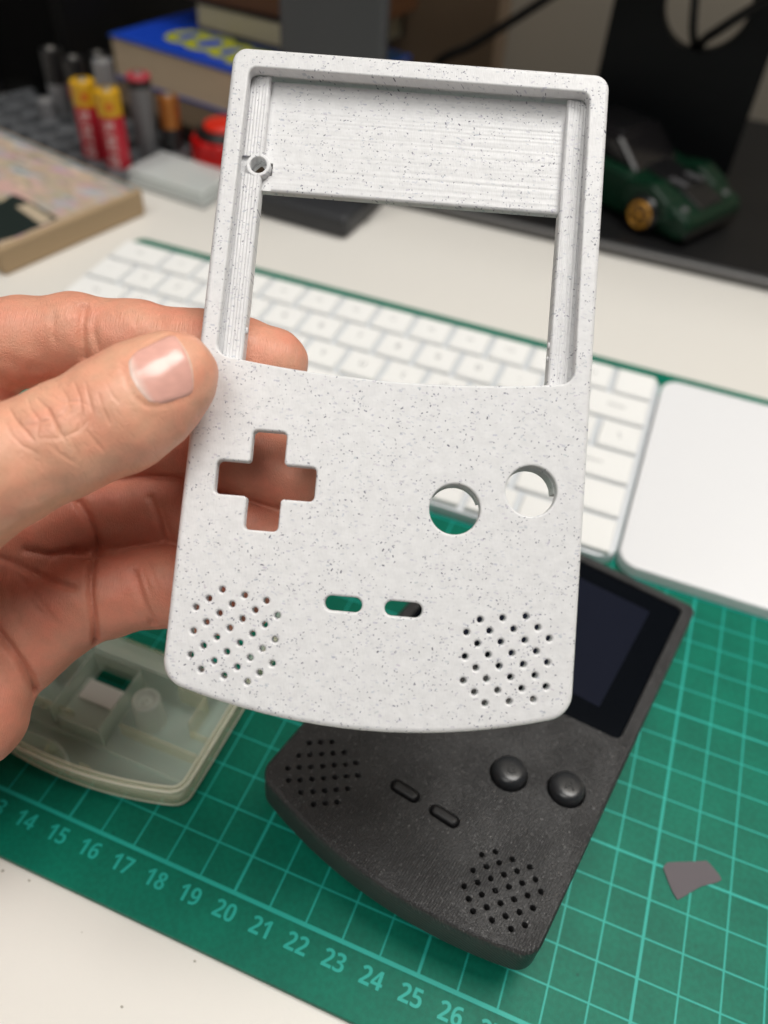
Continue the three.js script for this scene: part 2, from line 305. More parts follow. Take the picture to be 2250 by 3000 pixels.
  part('lamp_collar', [plate(circle(-3.13, -2.32, 0.25, 40), [circle(-3.13, -2.32, 0.17, 32)], 0.42, 0.03, 0.02, 4).translate(0, 0, -0.275), plate(circle(-3.13, -2.32, 0.2, 32), [rounded([[-3.13, -2.15, 0.03], [-3.285, -2.32, 0.03], [-3.13, -2.495, 0.03], [-2.975, -2.32, 0.03]], 4)], 0.1, 0.01, 0.01, 2).translate(0, 0, -0.55)], mFace, t);
  part('ledge_backing', box(0.3, 0.5, 0.25, -3.45, -2.32, -0.5), mFace, t);
  // guide sleeves behind the two round button holes
  const sleeve = (x, y, a0, a1, d) => {
    const pts = []; for (let i = 0; i <= 28; i++) { const a = a0 + (a1 - a0) * i / 28; pts.push([x + 0.478 * Math.cos(a), y + 0.478 * Math.sin(a)]); } for (let i = 28; i >= 0; i--) { const a = a0 + (a1 - a0) * i / 28; pts.push([x + 0.58 * Math.cos(a), y + 0.58 * Math.sin(a)]); }
    return plate(pts, [], d, 0.008, 0, 1).translate(0, 0, -0.255);
  };
  part('button_sleeve', sleeve(1.4, -9.02, 0.35, 2.6, 0.36), mFace, t);
  part('button_sleeve', sleeve(2.845, -8.54, 0.02, 2.9, 0.5), mFace, t);
  // stray blobs of plastic at the foot of the ledges
  for (const g of [new THREE.SphereGeometry(0.05, 10, 8).scale(0.7, 1.5, 1).translate(3.035, -5.55, -0.36), new THREE.SphereGeometry(0.04, 10, 8).scale(0.7, 1.3, 1).translate(3.03, -5.82, -0.36), new THREE.SphereGeometry(0.045, 10, 8).scale(0.7, 1.6, 1).translate(-3.03, -5.75, -0.36)]) part('print_burr', g, mFace, t);
}

// ------------------------------------------------------------------ dark printed console on the mat
{
  const t = posed('handheld_console', 'dark grey 3D-printed handheld game console lying on the cutting mat', 'game console', QR, QO);
  const grain = noiseTex(1024, 1024, 3.2, 3.2, (x, y) => 0.42 + 0.26 * Math.sin(x * 2 * Math.PI / 0.064) * (0.35 + 0.65 * Math.max(0, n2(x * 0.6, y * 0.6) + 0.4)) + 0.16 * n2(x * 10, y * 9) + 0.2 * n2(x * 26, y * 22));
  const paintedGlints = canvas(1024, 1024, (g, w, h) => {
    g.fillStyle = '#2b2b2c'; g.fillRect(0, 0, w, h);
    const im = g.getImageData(0, 0, w, h);
    for (let y = 0; y < h; y++) for (let x = 0; x < w; x++) { const i = (y * w + x) * 4, k = 1 + 0.05 * n2(x / 160, y / 160) + 0.16 * n2(x / 9, y / 12) + 0.12 * (rnd() - 0.5); im.data[i] *= k * 1.0; im.data[i + 1] *= k; im.data[i + 2] *= k; }
    g.putImageData(im, 0, 0);
    for (let i = 0; i < 2300; i++) { const v = rr(75, 190); g.strokeStyle = `rgba(${v},${v},${v},${rr(0.2, 0.7)})`; g.lineWidth = rr(1.6, 3.2); const x = rr(0, w), y = rr(0, h), r = rr(3, 7), a = rr(-2.4, -0.6); g.beginPath(); g.arc(x, y, r, a, a + rr(0.8, 2.4)); g.stroke(); }  // pale arcs: glints of the print grain painted into the colour
  });
  const mBody = std(0xffffff, 0.46, { map: tex(paintedGlints, 5.3, 5.3), bumpMap: grain, bumpScale: 0.00022 });
  const lay3 = noiseTex(64, 512, 2, 1.6, (x, y) => 0.5 + 0.4 * Math.sin(y * 2 * Math.PI / 0.04));
  const mSide = std(C(0.026, 0.025, 0.025), 0.45, { bumpMap: lay3, bumpScale: 0.0001 });
  const scr = rounded([[-3.46, -0.36, 0.22], [-3.48, -6.28, 0.22], [-1.7, -6.42, 0], [0, -6.46, 0], [1.7, -6.42, 0], [3.48, -6.28, 0.22], [3.46, -0.36, 0.22]], 8);
  const out = outline.slice().reverse();
  part('front_shell', plate(outline, [scr, circle(1.4, -9.02, 0.5, 40), circle(2.845, -8.54, 0.5, 40), pill(-0.578), pill(0.578), cross, ...speaker.map(([x, y]) => circle(x, y, 0.066, 10))], 0.3, 0.11, 0.03, 5), mBody, t);
  part('side_band', plate(inset(out, 0.006), [inset(out, 0.35)], 0.72, 0.004, 0.004, 1).translate(0, 0, -0.301), mSide, t);
  // back half, narrower than the band, reaching down to the mat
  const up = m2w(QR[0][2], QR[1][2], QR[2][2]), ring = (d, zf) => inset(out, d).map(([x, y]) => [x, y, zf(x, y)]);
  const zmat = (x, y) => -(QO[2] + QR[2][0] * x - QR[2][1] * y) / -QR[2][2] + 0.02;
  const rings = [ring(0.1, () => -1.0), ring(0.2, () => -1.03), ring(0.27, (x, y) => -1.03 + (zmat(x, y) + 1.03) * 0.45), ring(0.55, (x, y) => -1.03 + (zmat(x, y) + 1.03) * 0.85), ring(0.95, zmat)], pos = [];
  for (let k = 0; k + 1 < rings.length; k++) for (let i = 0, n = out.length; i < n; i++) { const j = (i + 1) % n, [A, B] = [rings[k], rings[k + 1]]; pos.push(...A[i], ...B[i], ...A[j], ...A[j], ...B[i], ...B[j]); }
  const last = rings.at(-1); for (let i = 1; i + 1 < last.length; i++) pos.push(...last[0], ...last[i + 1], ...last[i]);
  let back = new THREE.BufferGeometry(); back.setAttribute('position', new THREE.Float32BufferAttribute(pos, 3)); back = cmuv(toCreasedNormals(back, 0.9));
  part('back_shell', back, std(C(0.035, 0.045, 0.05), 0.3), t, 'smooth darker back half');
  const deckG = plate(inset(out, 0.2), [], 0.3, 0.01, 0, 1).translate(0, 0, -0.5);
  part('inner_deck', deckG, std(C(0.012, 0.012, 0.012), 0.7), t);
  const scrG = inset(scr, 0.02);
  const glass = part('screen', plate(scrG, [], 0.2, 0.02, 0, 2).translate(0, 0, -0.07), std(C(0.003, 0.004, 0.006), 0.08, { specularIntensity: 0.3 }), t, 'unlit black glass screen');
  part('display_area', plate(rounded([[-2.6, -1.1, 0.03], [-2.6, -5.55, 0.03], [2.6, -5.55, 0.03], [2.6, -1.1, 0.03]], 3), [], 0.01, 0.002, 0, 1).translate(0, 0, -0.058), std(C(0.010, 0.012, 0.022), 0.1, { specularIntensity: 0.5 }), glass);
  const rub = std(C(0.022, 0.0235, 0.026), 0.28);
  for (const [x, y, s] of [[1.4, -9.02, 'B'], [2.845, -8.54, 'A']]) {
    const b = part('round_button', lathe([[0, 0.3], [0.14, 0.299], [0.26, 0.292], [0.34, 0.272], [0.4, 0.235], [0.44, 0.18], [0.462, 0.1], [0.47, 0], [0.47, -0.4]], 48).rotateX(Math.PI / 2).translate(x, y, 0), rub, t, `glossy black round button embossed ${s}`);
    part('letter', [new THREE.ExtrudeGeometry(fontR.generateShapes(s, 0.3), { depth: 0.02, bevelEnabled: true, bevelSize: 0.008, bevelThickness: 0.008, bevelSegments: 2, curveSegments: 5 }).translate(-0.1, -0.15, 0).rotateZ(0.3).translate(x, y, 0.288)], rub, b);
  }
  for (const x of [-0.578, 0.578]) part('pill_button', plate(inset(pill(x), 0.025), [], 0.35, 0.11, 0, 5).translate(0, 0, 0.1), std(C(0.005, 0.005, 0.006), 0.5), t);
  const dp = inset(cross.slice().reverse(), 0.03); part('direction_pad', plate(area(dp) > 0 ? dp : dp.reverse(), [], 0.4, 0.06, 0, 3).translate(0, 0, 0.16), rub, t);
  // sockets in the bottom edge
  const metal = std(C(0.1, 0.09, 0.08), 0.3, { metalness: 0.6 });
  const jack = lathe([[0.17, 0], [0.3, 0], [0.32, 0.03], [0.32, 0.12], [0.17, 0.12], [0.17, 0]], 28).translate(0.62, -13.12 - 0.03, -1.2);
  part('socket', jack, metal, t); part('socket_hole', cyl(0.165, 0.165, 0.06, 0.62, -13.1, -1.2, 24), std(C(0.004, 0.004, 0.004), 0.6), t);
  part('port', rbox(0.62, 0.1, 0.2, 0.03, -0.75, -13.12, -1.16), std(C(0.05, 0.035, 0.03), 0.4, { metalness: 0.3 }), t);
}
// ------------------------------------------------------------------ the hand: rounded bones joined smoothly, meshed as one surface
{
  const ray = (u, v) => { const a = (u - 1125) / FPX, b = (v - 1500) / FPX; return [0, 1, 2].map((k) => CR[0][k] * a + CR[1][k] * b + CR[2][k]); };
  const at = (u, v, d) => { const r = ray(u, v); return [CAM[0] + r[0] * d, CAM[1] + r[1] * d, CAM[2] + r[2] * d]; };
  const groups = {                                                 // joints: [u, v, distance, radius]
    thumb: [[-330, 1600, 15.0, 1.5], [-150, 1448, 14.3, 1.2], [0, 1373, 14.4, 1.05], [190, 1290, 14.65, 0.985], [350, 1212, 14.95, 1.05], [440, 1150, 15.1, 0.98], [508, 1100, 15.17, 0.82]],
    index: [[-420, 1150, 17.4, 1.2], [-170, 1045, 17.4, 1.02], [60, 1004, 17.65, 0.93], [220, 985, 17.75, 0.88], [400, 1003, 17.75, 0.86], [590, 1028, 17.65, 0.83], [700, 1048, 17.55, 0.82], [797, 1066, 17.45, 0.77]],
    middle: [[200, 1330, 18.3, 0.98], [430, 1288, 18.45, 0.86], [620, 1312, 18.25, 0.84], [720, 1345, 18.0, 0.84], [870, 1400, 17.75, 0.78]],
    ring: [[230, 1515, 18.25, 0.92], [300, 1512, 18.35, 0.86], [450, 1493, 18.55, 0.82], [540, 1500, 18.5, 0.83], [700, 1560, 18.2, 0.82], [850, 1598, 17.95, 0.78]],
    little: [[240, 1752, 17.95, 0.98], [300, 1745, 18.0, 0.93], [430, 1722, 18.15, 0.86], [500, 1715, 18.1, 0.87], [620, 1750, 17.9, 0.78], [705, 1762, 17.65, 0.7]],
  };
  const palm = [[[180, 1790, 18.05, 1.05], [-60, 1760, 17.9, 1.35]], [[165, 1560, 18.25, 1.0], [-200, 1620, 17.9, 1.5]], [[165, 1375, 18.5, 1.0], [-200, 1480, 18, 1.5]], [[-100, 1120, 17.7, 1.05], [-330, 1400, 17.7, 1.5]],
    [[60, 1900, 17.85, 1.0], [-200, 1850, 17.6, 1.4]], [[-95, 2085, 17.4, 1.25], [-380, 2150, 17.2, 1.8]], [[-60, 1760, 17.9, 1.35], [-420, 1900, 17.4, 1.9]], [[-200, 1480, 18, 1.5], [-460, 1750, 17.5, 1.9]], [[-330, 1600, 15.0, 1.5], [-480, 1800, 16.6, 1.9]], [[-330, 1400, 17.7, 1.5], [-460, 1750, 17.5, 1.9]],
    [[-460, 1850, 17.3, 2.1], [-900, 2150, 17, 2.25]], [[-900, 2150, 17, 2.25], [-1500, 2600, 16, 2.7]]];
  const prims = [], add = (a, b, g) => { const A = at(a[0], a[1], a[2]), B = at(b[0], b[1], b[2]); prims.push({ A, B, r1: a[3], r2: b[3], g, ba: [B[0] - A[0], B[1] - A[1], B[2] - A[2]] }); };
  ['thumb', 'index', 'middle', 'ring', 'little'].forEach((k, gi) => groups[k].slice(1).forEach((b, i) => add(groups[k][i], b, gi)));
  palm.forEach(([a, b]) => add(a, b, 5));
  const cone = (p, q) => {
    const px = p[0] - q.A[0], py = p[1] - q.A[1], pz = p[2] - q.A[2], [bx, by, bz] = q.ba, l2 = bx * bx + by * by + bz * bz;
    const t = Math.max(0, Math.min(1, (px * bx + py * by + pz * bz) / l2)), dx = px - bx * t, dy = py - by * t, dz = pz - bz * t;
    return Math.sqrt(dx * dx + dy * dy + dz * dz) - (q.r1 + (q.r2 - q.r1) * (t * t * (3 - 2 * t) * 0.5 + t * 0.5));
  };
  const smin = (a, b, k) => { if (a > 1e8) return b; if (b > 1e8) return a; const h = Math.max(k - Math.abs(a - b), 0) / k; return Math.min(a, b) - h * h * k * 0.25; };
  const gd = new Float64Array(6);
  const sdf = (p, list = prims) => {
    gd.fill(1e9);
    for (const q of list) gd[q.g] = smin(gd[q.g], cone(p, q), q.g === 5 ? 0.5 : 0.25);
    let f = 1e9; for (let i = 1; i < 5; i++) f = smin(f, gd[i], 0.1);
    const a = smin(f, gd[5], 0.22);
    return smin(a, gd[0], 0.3);
  };
  const grad = (p, list) => { const e = 0.01, g = [0, 1, 2].map((k) => { const a = p.slice(), b = p.slice(); a[k] += e; b[k] -= e; return sdf(a, list) - sdf(b, list); }), l = Math.hypot(...g) || 1; return g.map((x) => x / l); };
  const hit = (u, v) => { const r = ray(u, v), l = Math.hypot(...r); let d = 10; for (let i = 0; i < 90; i++) { const p = [0, 1, 2].map((k) => CAM[k] + r[k] / l * d), s = sdf(p); if (s < 0.002) return p; d += s * 0.9; if (d > 34) return null; } return null; };
  // creases: pixel paths laid onto the surface, then measured in space. [scale, ox, oy, depth, width, points]
  const A1 = (s, oy) => (pts) => pts.map(([x, y]) => [x / s, oy + y / s]), T = A1(1.843, 850), B = A1(2.0117, 1150);
  const lines = [
    [0.030, 0.035, T([[50, 640], [85, 700], [120, 740], [180, 810]])], [0.042, 0.04, T([[200, 585], [260, 640], [290, 700], [320, 760], [355, 815]])], [0.026, 0.03, T([[330, 530], [362, 580], [372, 635], [345, 680]])], [0.022, 0.03, T([[400, 500], [430, 580], [440, 650], [430, 740]])],
    [0.022, 0.03, T([[460, 500], [480, 590], [500, 660], [490, 740]])], [0.02, 0.03, T([[530, 560], [555, 640], [590, 720]])], [0.02, 0.028, T([[150, 590], [162, 640], [210, 700], [200, 790]])], [0.016, 0.028, T([[210, 800], [330, 800], [420, 760], [480, 700]])], [0.014, 0.028, T([[100, 740], [200, 720], [300, 690], [400, 660]])],
    [0.016, 0.028, T([[240, 560], [330, 600], [420, 600], [520, 640]])], [0.016, 0.028, T([[20, 700], [60, 780], [120, 840], [200, 880]])], [0.014, 0.028, T([[380, 800], [410, 860], [430, 900]])], [0.014, 0.028, T([[470, 760], [520, 830], [560, 870]])], [0.014, 0.028, T([[260, 830], [330, 890], [400, 930]])], [0.012, 0.026, T([[560, 480], [600, 560], [640, 610]])],
    [0.09, 0.09, T([[452, 90], [440, 180], [440, 260], [462, 400]])], [0.045, 0.08, T([[500, 150], [505, 230], [530, 340]])], [0.03, 0.06, T([[290, 110], [285, 200], [300, 300]])], [0.02, 0.05, T([[870, 80], [860, 140], [880, 190]])], [0.014, 0.04, T([[700, 90], [720, 160], [760, 210]])], [0.014, 0.04, T([[600, 70], [640, 160]])],
    [0.13, 0.09, B([[460, 640], [520, 740], [560, 850], [578, 955]])], [0.05, 0.07, B([[500, 660], [560, 790], [595, 900]])], [0.08, 0.09, B([[885, 620], [930, 740], [960, 870]])], [0.04, 0.07, B([[925, 620], [970, 740], [1000, 860]])],
    [0.15, 0.07, B([[545, 970], [533, 1080], [530, 1180], [545, 1300], [565, 1480]])], [0.035, 0.06, B([[825, 960], [850, 1080], [885, 1180]])], [0.075, 0.09, B([[790, 1060], [825, 1190], [900, 1370]])], [0.03, 0.06, B([[860, 960], [890, 1060], [930, 1150]])],
    [0.18, 0.09, B([[-100, 1270], [0, 1425], [120, 1595], [190, 1700], [235, 1785]])], [0.08, 0.08, B([[-40, 960], [100, 1010], [300, 1110], [430, 1150]])], [0.03, 0.07, B([[150, 1180], [210, 1260], [270, 1320]])], [0.1, 0.09, B([[150, 930], [300, 955], [430, 940], [548, 968]])], [0.03, 0.06, B([[100, 1060], [180, 1160], [330, 1360]])], [0.03, 0.07, B([[60, 1150], [70, 1280], [140, 1400]])],
  ];
  const nailLine = T([[690, 368], [652, 392], [662, 440], [690, 510], [725, 580], [790, 622], [850, 630], [960, 602], [1062, 550]]);
  lines.push([0.026, 0.045, nailLine], [0.02, 0.045, T([[690, 368], [780, 298], [870, 248], [955, 222]])]);
  const segs = [];
  for (const [depth, width, pts] of lines) {
    let prev = null; const fine = [];
    for (let i = 0; i + 1 < pts.length; i++) for (let k = 0; k < 5; k++) fine.push([pts[i][0] + (pts[i + 1][0] - pts[i][0]) * k / 5, pts[i][1] + (pts[i + 1][1] - pts[i][1]) * k / 5]);
    fine.push(pts.at(-1));
    fine.forEach(([u, v], i) => { const h = hit(u + (depth < 0.045 ? 3 * n2(u / 30, v / 30) : 0), v); if (h && prev && Math.hypot(h[0] - prev[0], h[1] - prev[1], h[2] - prev[2]) < 0.6) { const e = Math.min(1, 4 * i / fine.length, 4 * (fine.length - i) / fine.length); segs.push([prev, h, depth * (depth > 0.045 ? 1 : e), width]); } prev = h; });
  }
  const cellKey = (x, y, z) => `${Math.floor(x / 0.5)},${Math.floor(y / 0.5)},${Math.floor(z / 0.5)}`, bins = new Map();
  segs.forEach((s) => { const m = [0, 1, 2].map((k) => (s[0][k] + s[1][k]) / 2); for (let i = -1; i <= 1; i++) for (let j = -1; j <= 1; j++) for (let k = -1; k <= 1; k++) { const key = cellKey(m[0] + i * 0.5, m[1] + j * 0.5, m[2] + k * 0.5); if (!bins.has(key)) bins.set(key, []); bins.get(key).push(s); } });
  const crease = (p) => {                                          // how far the skin is pulled in at p: moves the surface only
    let best = 0; const l = bins.get(cellKey(...p)); if (!l) return 0;
    for (const [a, b, depth, width] of l) {
      const bx = b[0] - a[0], by = b[1] - a[1], bz = b[2] - a[2], l2 = bx * bx + by * by + bz * bz + 1e-9, px = p[0] - a[0], py = p[1] - a[1], pz = p[2] - a[2], t = Math.max(0, Math.min(1, (px * bx + py * by + pz * bz) / l2));
      const d2 = (px - bx * t) ** 2 + (py - by * t) ** 2 + (pz - bz * t) ** 2; best = Math.max(best, depth * Math.exp(-d2 / (width * width)));
    }
    return best;
  };
  // surface nets over blocks of cells
  const H = 0.045, N = 8, D = N + 2, lo = [1e9, 1e9, 1e9], hi = [-1e9, -1e9, -1e9];
  for (const q of prims) for (const P of [q.A, q.B]) for (let k = 0; k < 3; k++) { lo[k] = Math.min(lo[k], P[k] - 3); hi[k] = Math.max(hi[k], P[k] + 3); }
  const nb = lo.map((l, k) => Math.ceil((hi[k] - l) / (H * N))), verts = [], quads = [], vmap = new Map(), val = new Float32Array(D * D * D), lists = [];
  const id = (i, j, k) => (i * D + j) * D + k, big = 4096;
  for (let bi = 0; bi < nb[0]; bi++) for (let bj = 0; bj < nb[1]; bj++) for (let bk = 0; bk < nb[2]; bk++) {
    const o = [bi * N, bj * N, bk * N], c = o.map((x, k) => lo[k] + (x + N / 2) * H), R = H * N * 0.5 * 1.74 + 2 * H;
    const dd = prims.map((q) => cone(c, q)), m = Math.min(...dd); if (Math.abs(m) > R + 0.35) continue;
    if (Math.abs(sdf(c)) > R + 0.05) continue;
    const list = prims.filter((q, i) => dd[i] < m + 2 * R + 0.6);
    let pos = 0, neg = 0;
    for (let i = 0; i < D; i++) for (let j = 0; j < D; j++) for (let k = 0; k < D; k++) { const v = sdf([lo[0] + (o[0] + i - 1) * H, lo[1] + (o[1] + j - 1) * H, lo[2] + (o[2] + k - 1) * H], list); val[id(i, j, k)] = v; v < 0 ? neg++ : pos++; }
    if (!pos || !neg) continue;
    const vertex = (i, j, k) => {                                  // the cell whose low corner is local sample i, j, k
      const key = ((o[0] + i) * big + o[1] + j) * big + o[2] + k; if (vmap.has(key)) return vmap.get(key);
      let n = 0, s = [0, 0, 0];
      for (let e = 0; e < 12; e++) {
        const ax = e >> 2, u = e & 1, w = (e >> 1) & 1, a = [i, j, k], b = [i, j, k]; a[(ax + 1) % 3] += u; b[(ax + 1) % 3] += u; a[(ax + 2) % 3] += w; b[(ax + 2) % 3] += w; b[ax]++;
        const va = val[id(...a)], vb = val[id(...b)]; if ((va < 0) === (vb < 0)) continue;
        const t = va / (va - vb); for (let q = 0; q < 3; q++) s[q] += a[q] + (b[q] - a[q]) * t; n++;
      }
      const P = s.map((x, q) => lo[q] + (o[q] + x / n - 1) * H), r = verts.length; verts.push(P); lists.push(list); vmap.set(key, r); return r;
    };
    for (let i = 1; i <= N; i++) for (let j = 1; j <= N; j++) for (let k = 1; k <= N; k++) for (let ax = 0; ax < 3; ax++) {
      const p = [i, j, k], q = p.slice(); q[ax]++; const va = val[id(...p)], vb = val[id(...q)]; if ((va < 0) === (vb < 0)) continue;
      const u = (ax + 1) % 3, w = (ax + 2) % 3, cell = (du, dw) => { const c = p.slice(); c[u] -= du; c[w] -= dw; return vertex(...c); };
      const f = [cell(1, 1), cell(0, 1), cell(0, 0), cell(1, 0)]; if (va > 0) f.reverse(); quads.push(f);
    }
  }
  const P3 = new Float32Array(verts.length * 3), COL = new Float32Array(verts.length * 3), UV = new Float32Array(verts.length * 2);
  // the thumb's own relief, laid out along the thumb, used as a height map only (never as colour): knuckle folds and the fine mesh of skin lines
  const t0 = at(-150, 1448, 14.3), t1 = at(508, 1100, 15.17), ta = t1.map((x, k) => x - t0[k]), tl = Math.hypot(...ta), tu = ta.map((x) => x / tl);
  const nd = grad(hit(250, 1200)), tv = [tu[1] * nd[2] - tu[2] * nd[1], tu[2] * nd[0] - tu[0] * nd[2], tu[0] * nd[1] - tu[1] * nd[0]], TW = 8, TH = 5, isThumb = new Uint8Array(verts.length);
  const thumbUV = (p) => { const d = p.map((x, k) => x - t0[k]); return [(d[0] * tu[0] + d[1] * tu[1] + d[2] * tu[2] + 1.5) / TW, (d[0] * tv[0] + d[1] * tv[1] + d[2] * tv[2] + TH / 2) / TH]; };
  const HW = 1600, HH = 1000, height = new Float32Array(HW * HH).fill(0.7);
  const groove = (x0, y0, x1, y1, w, d) => {                        // lowers (or raises) the height along a short line, w texels wide
    const n = Math.ceil(Math.hypot(x1 - x0, y1 - y0)), r = Math.ceil(w * 1.8);
    const bx = x1 - x0, by = y1 - y0, l2 = bx * bx + by * by + 1e-6;
    for (let y = Math.max(0, Math.floor(Math.min(y0, y1) - r)); y <= Math.min(HH - 1, Math.max(y0, y1) + r); y++) for (let x = Math.max(0, Math.floor(Math.min(x0, x1) - r)); x <= Math.min(HW - 1, Math.max(x0, x1) + r); x++) {
      const t = Math.max(0, Math.min(1, ((x - x0) * bx + (y - y0) * by) / l2)), q = ((x - x0 - bx * t) ** 2 + (y - y0 - by * t) ** 2) / (w * w), h = 0.7 - d * Math.exp(-q), k = y * HW + x;
      height[k] = d > 0 ? Math.min(height[k], h) : Math.max(height[k], h);
    }
  };
  const kn = thumbUV(hit(170, 1230)), kx = kn[0] * HW;
  for (let i = 0; i < 4800; i++) {                                  // fine crossing skin lines all over, longer round the knuckle
    const x = rr(0, HW), y = rr(0, HH), near = Math.exp(-(((x - kx) / 170) ** 2)), a = (rnd() < 0.62 ? Math.PI / 2 : 0.15) + rr(-0.55, 0.55), l = rr(5, 13) * (1 + 2.0 * near * (Math.abs(Math.sin(a)) > 0.6 ? 1 : 0.3)) / 2;
    groove(x - l * Math.cos(a), y - l * Math.sin(a), x + l * Math.cos(a), y + l * Math.sin(a), rr(1.0, 2.0), rr(0.05, 0.13) * (1 + 0.7 * near));
  }
  for (const [depth, , pts] of lines.slice(0, 15)) {                // the folds that can be seen one by one
    const q = pts.map(([u, v]) => hit(u, v)).filter(Boolean).map(thumbUV);
    for (let i = 0; i + 1 < q.length; i++) { const e = i === 0 || i + 2 === q.length ? 0.7 : 1; groove(q[i][0] * HW, q[i][1] * HH, q[i + 1][0] * HW, q[i + 1][1] * HH, 4.2, e * Math.min(0.5, depth * 13)); }
  }
  const hd = new Uint8Array(HW * HH * 4); for (let i = 0; i < HW * HH; i++) { hd[4 * i] = hd[4 * i + 1] = hd[4 * i + 2] = 255 * Math.max(0, Math.min(1, height[i])); hd[4 * i + 3] = 255; }
  const relief = new THREE.DataTexture(hd, HW, HH); relief.magFilter = THREE.LinearFilter; relief.needsUpdate = true;
  const dorsal = [0.74, 0.362, 0.238], pad = [0.62, 0.238, 0.158];
  verts.forEach((p, i) => {
    const list = lists[i]; let n = grad(p, list); for (let s = 0; s < 2; s++) { const d = sdf(p, list); p = p.map((x, k) => x - n[k] * d); }
    sdf(p, list); const wt = 1 / (1 + Math.exp((gd[0] - Math.min(gd[1], gd[2], gd[3], gd[4], gd[5])) * 8)), wi = gd[1] < Math.min(gd[2], gd[3], gd[4], gd[5]) ? 0.55 : 0;
    n = grad(p, list); const c = crease(p), low = n3(p[0] * 0.9, p[1] * 0.9, p[2] * 0.9), mid = n3(p[0] * 3, p[1] * 3, p[2] * 3), hiN = n3(p[0] * 11, p[1] * 11, p[2] * 11);
    const off = -c + 0.012 * n3(p[0] * 1.6, p[1] * 1.6, p[2] * 1.6) + 0.0025 * mid + 0.0016 * hiN, q = p.map((x, k) => x + n[k] * off), w = W(...q);
    P3.set([w.x, w.y, w.z], i * 3);
    const a = Math.max(wt, wi), k = 1 + 0.05 * mid + 0.04 * hiN, red = 1 - 0.09 * low - 0.05 * mid;
    COL.set([(pad[0] + (dorsal[0] - pad[0]) * a) * k, (pad[1] + (dorsal[1] - pad[1]) * a) * k * red, (pad[2] + (dorsal[2] - pad[2]) * a) * k * red], i * 3);
    isThumb[i] = wt > 0.5 ? 1 : 0; UV.set(isThumb[i] ? thumbUV(p) : [p[0] * 0.9 + p[1] * 0.3, p[2] * 0.9 - p[1] * 0.45], i * 2);
  });
  const idx = new Uint32Array(quads.length * 6); const order = quads.filter((q) => isThumb[q[0]]).concat(quads.filter((q) => !isThumb[q[0]])), nThumb = quads.filter((q) => isThumb[q[0]]).length; order.forEach(([a, b, c, d], i) => idx.set([a, b, c, a, c, d], i * 6));
  const g = new THREE.BufferGeometry(); g.setAttribute('position', new THREE.BufferAttribute(P3, 3)); g.setAttribute('color', new THREE.BufferAttribute(COL, 3)); g.setAttribute('uv', new THREE.BufferAttribute(UV, 2)); g.setIndex(new THREE.BufferAttribute(idx, 1)); g.computeVertexNormals(); done.add(g); g.addGroup(0, nThumb * 6, 0); g.addGroup(nThumb * 6, idx.length - nThumb * 6, 1);
  const pores = noiseTex(512, 512, 1.2, 1.2, (x, y) => 0.5 + 0.3 * n2(x * 34, y * 34) + 0.2 * n2(x * 80, y * 60) + 0.15 * n2(x * 14, y * 20));
  const t = new THREE.Group(); t.name = 'hand'; t.userData = { label: 'left hand of a person pinching the white shell between thumb and index finger', category: 'hand' }; scene.add(t);
  const skinOf = (bumpMap, bumpScale) => std(0xffffff, 0.45, { vertexColors: true, bumpMap, bumpScale, sheen: 0.25, sheenColor: C(0.9, 0.45, 0.35), sheenRoughness: 0.5 });
  part('skin', g, [skinOf(relief, 0.00042), skinOf(pores, 0.0001)], t);
  // thumbnail
  const q4 = [[648, 362], [792, 645], [1082, 562], [968, 205]].map(([x, y]) => [x / 1.843, 850 + y / 1.843]), n = 28, np = [], nc = [], ni = [];
  for (let i = 0; i <= n; i++) for (let j = 0; j <= n; j++) {
    const s = i / n, r = j / n;                                    // s: cuticle to free edge, r: across
    let u = (q4[0][0] * (1 - s) + q4[3][0] * s) * (1 - r) + (q4[1][0] * (1 - s) + q4[2][0] * s) * r, v = (q4[0][1] * (1 - s) + q4[3][1] * s) * (1 - r) + (q4[1][1] * (1 - s) + q4[2][1] * s) * r;
    const rc = 0.5 + (r - 0.5) * (s < 0.3 ? Math.sqrt(1 - 0.45 * ((0.3 - s) / 0.3) ** 2) : s > 0.8 ? Math.sqrt(1 - 0.3 * ((s - 0.8) / 0.2) ** 2) : 1);
    u += (q4[1][0] - q4[0][0]) * (rc - r) * (1 - s) + (q4[2][0] - q4[3][0]) * (rc - r) * s; v += (q4[1][1] - q4[0][1]) * (rc - r) * (1 - s) + (q4[2][1] - q4[3][1]) * (rc - r) * s;
    const bow = 4 * r * (1 - r), ax = (q4[3][0] + q4[2][0] - q4[0][0] - q4[1][0]) / 2, ay = (q4[3][1] + q4[2][1] - q4[0][1] - q4[1][1]) / 2, len = Math.hypot(ax, ay), push = (s - 0.5) * 2 * 20 * (bow - 0.7);
    u += ax / len * push; v += ay / len * push;
    let p = hit(u, v) ?? at(u, v, 14.2); const nn = grad(p), edge = Math.min(s * 1.0, 1 - s, r, 1 - r) * 2, lift = -0.03 + 0.046 * Math.min(1, edge * 9) + 0.015 * bow * s; p = p.map((x, k) => x + nn[k] * lift);
    const w = W(...p); np.push(w.x, w.y, w.z);
    const lun = Math.max(0, 1 - s / (0.16 + 0.05 * bow)), free = s > 0.93 ? 1 : 0, m = 1 + 0.05 * n2(u / 60, v / 25); const cl = [0.74, 0.40, 0.335].map((x, k) => (x + ([0.84, 0.68, 0.6][k] - x) * Math.min(1, lun * 1.2) + ([0.86, 0.68, 0.53][k] - x) * free * 0.7) * m); nc.push(...cl);
  }
  for (let i = 0; i < n; i++) for (let j = 0; j < n; j++) { const a = i * (n + 1) + j; ni.push(a, a + 1, a + n + 1, a + 1, a + n + 2, a + n + 1); }
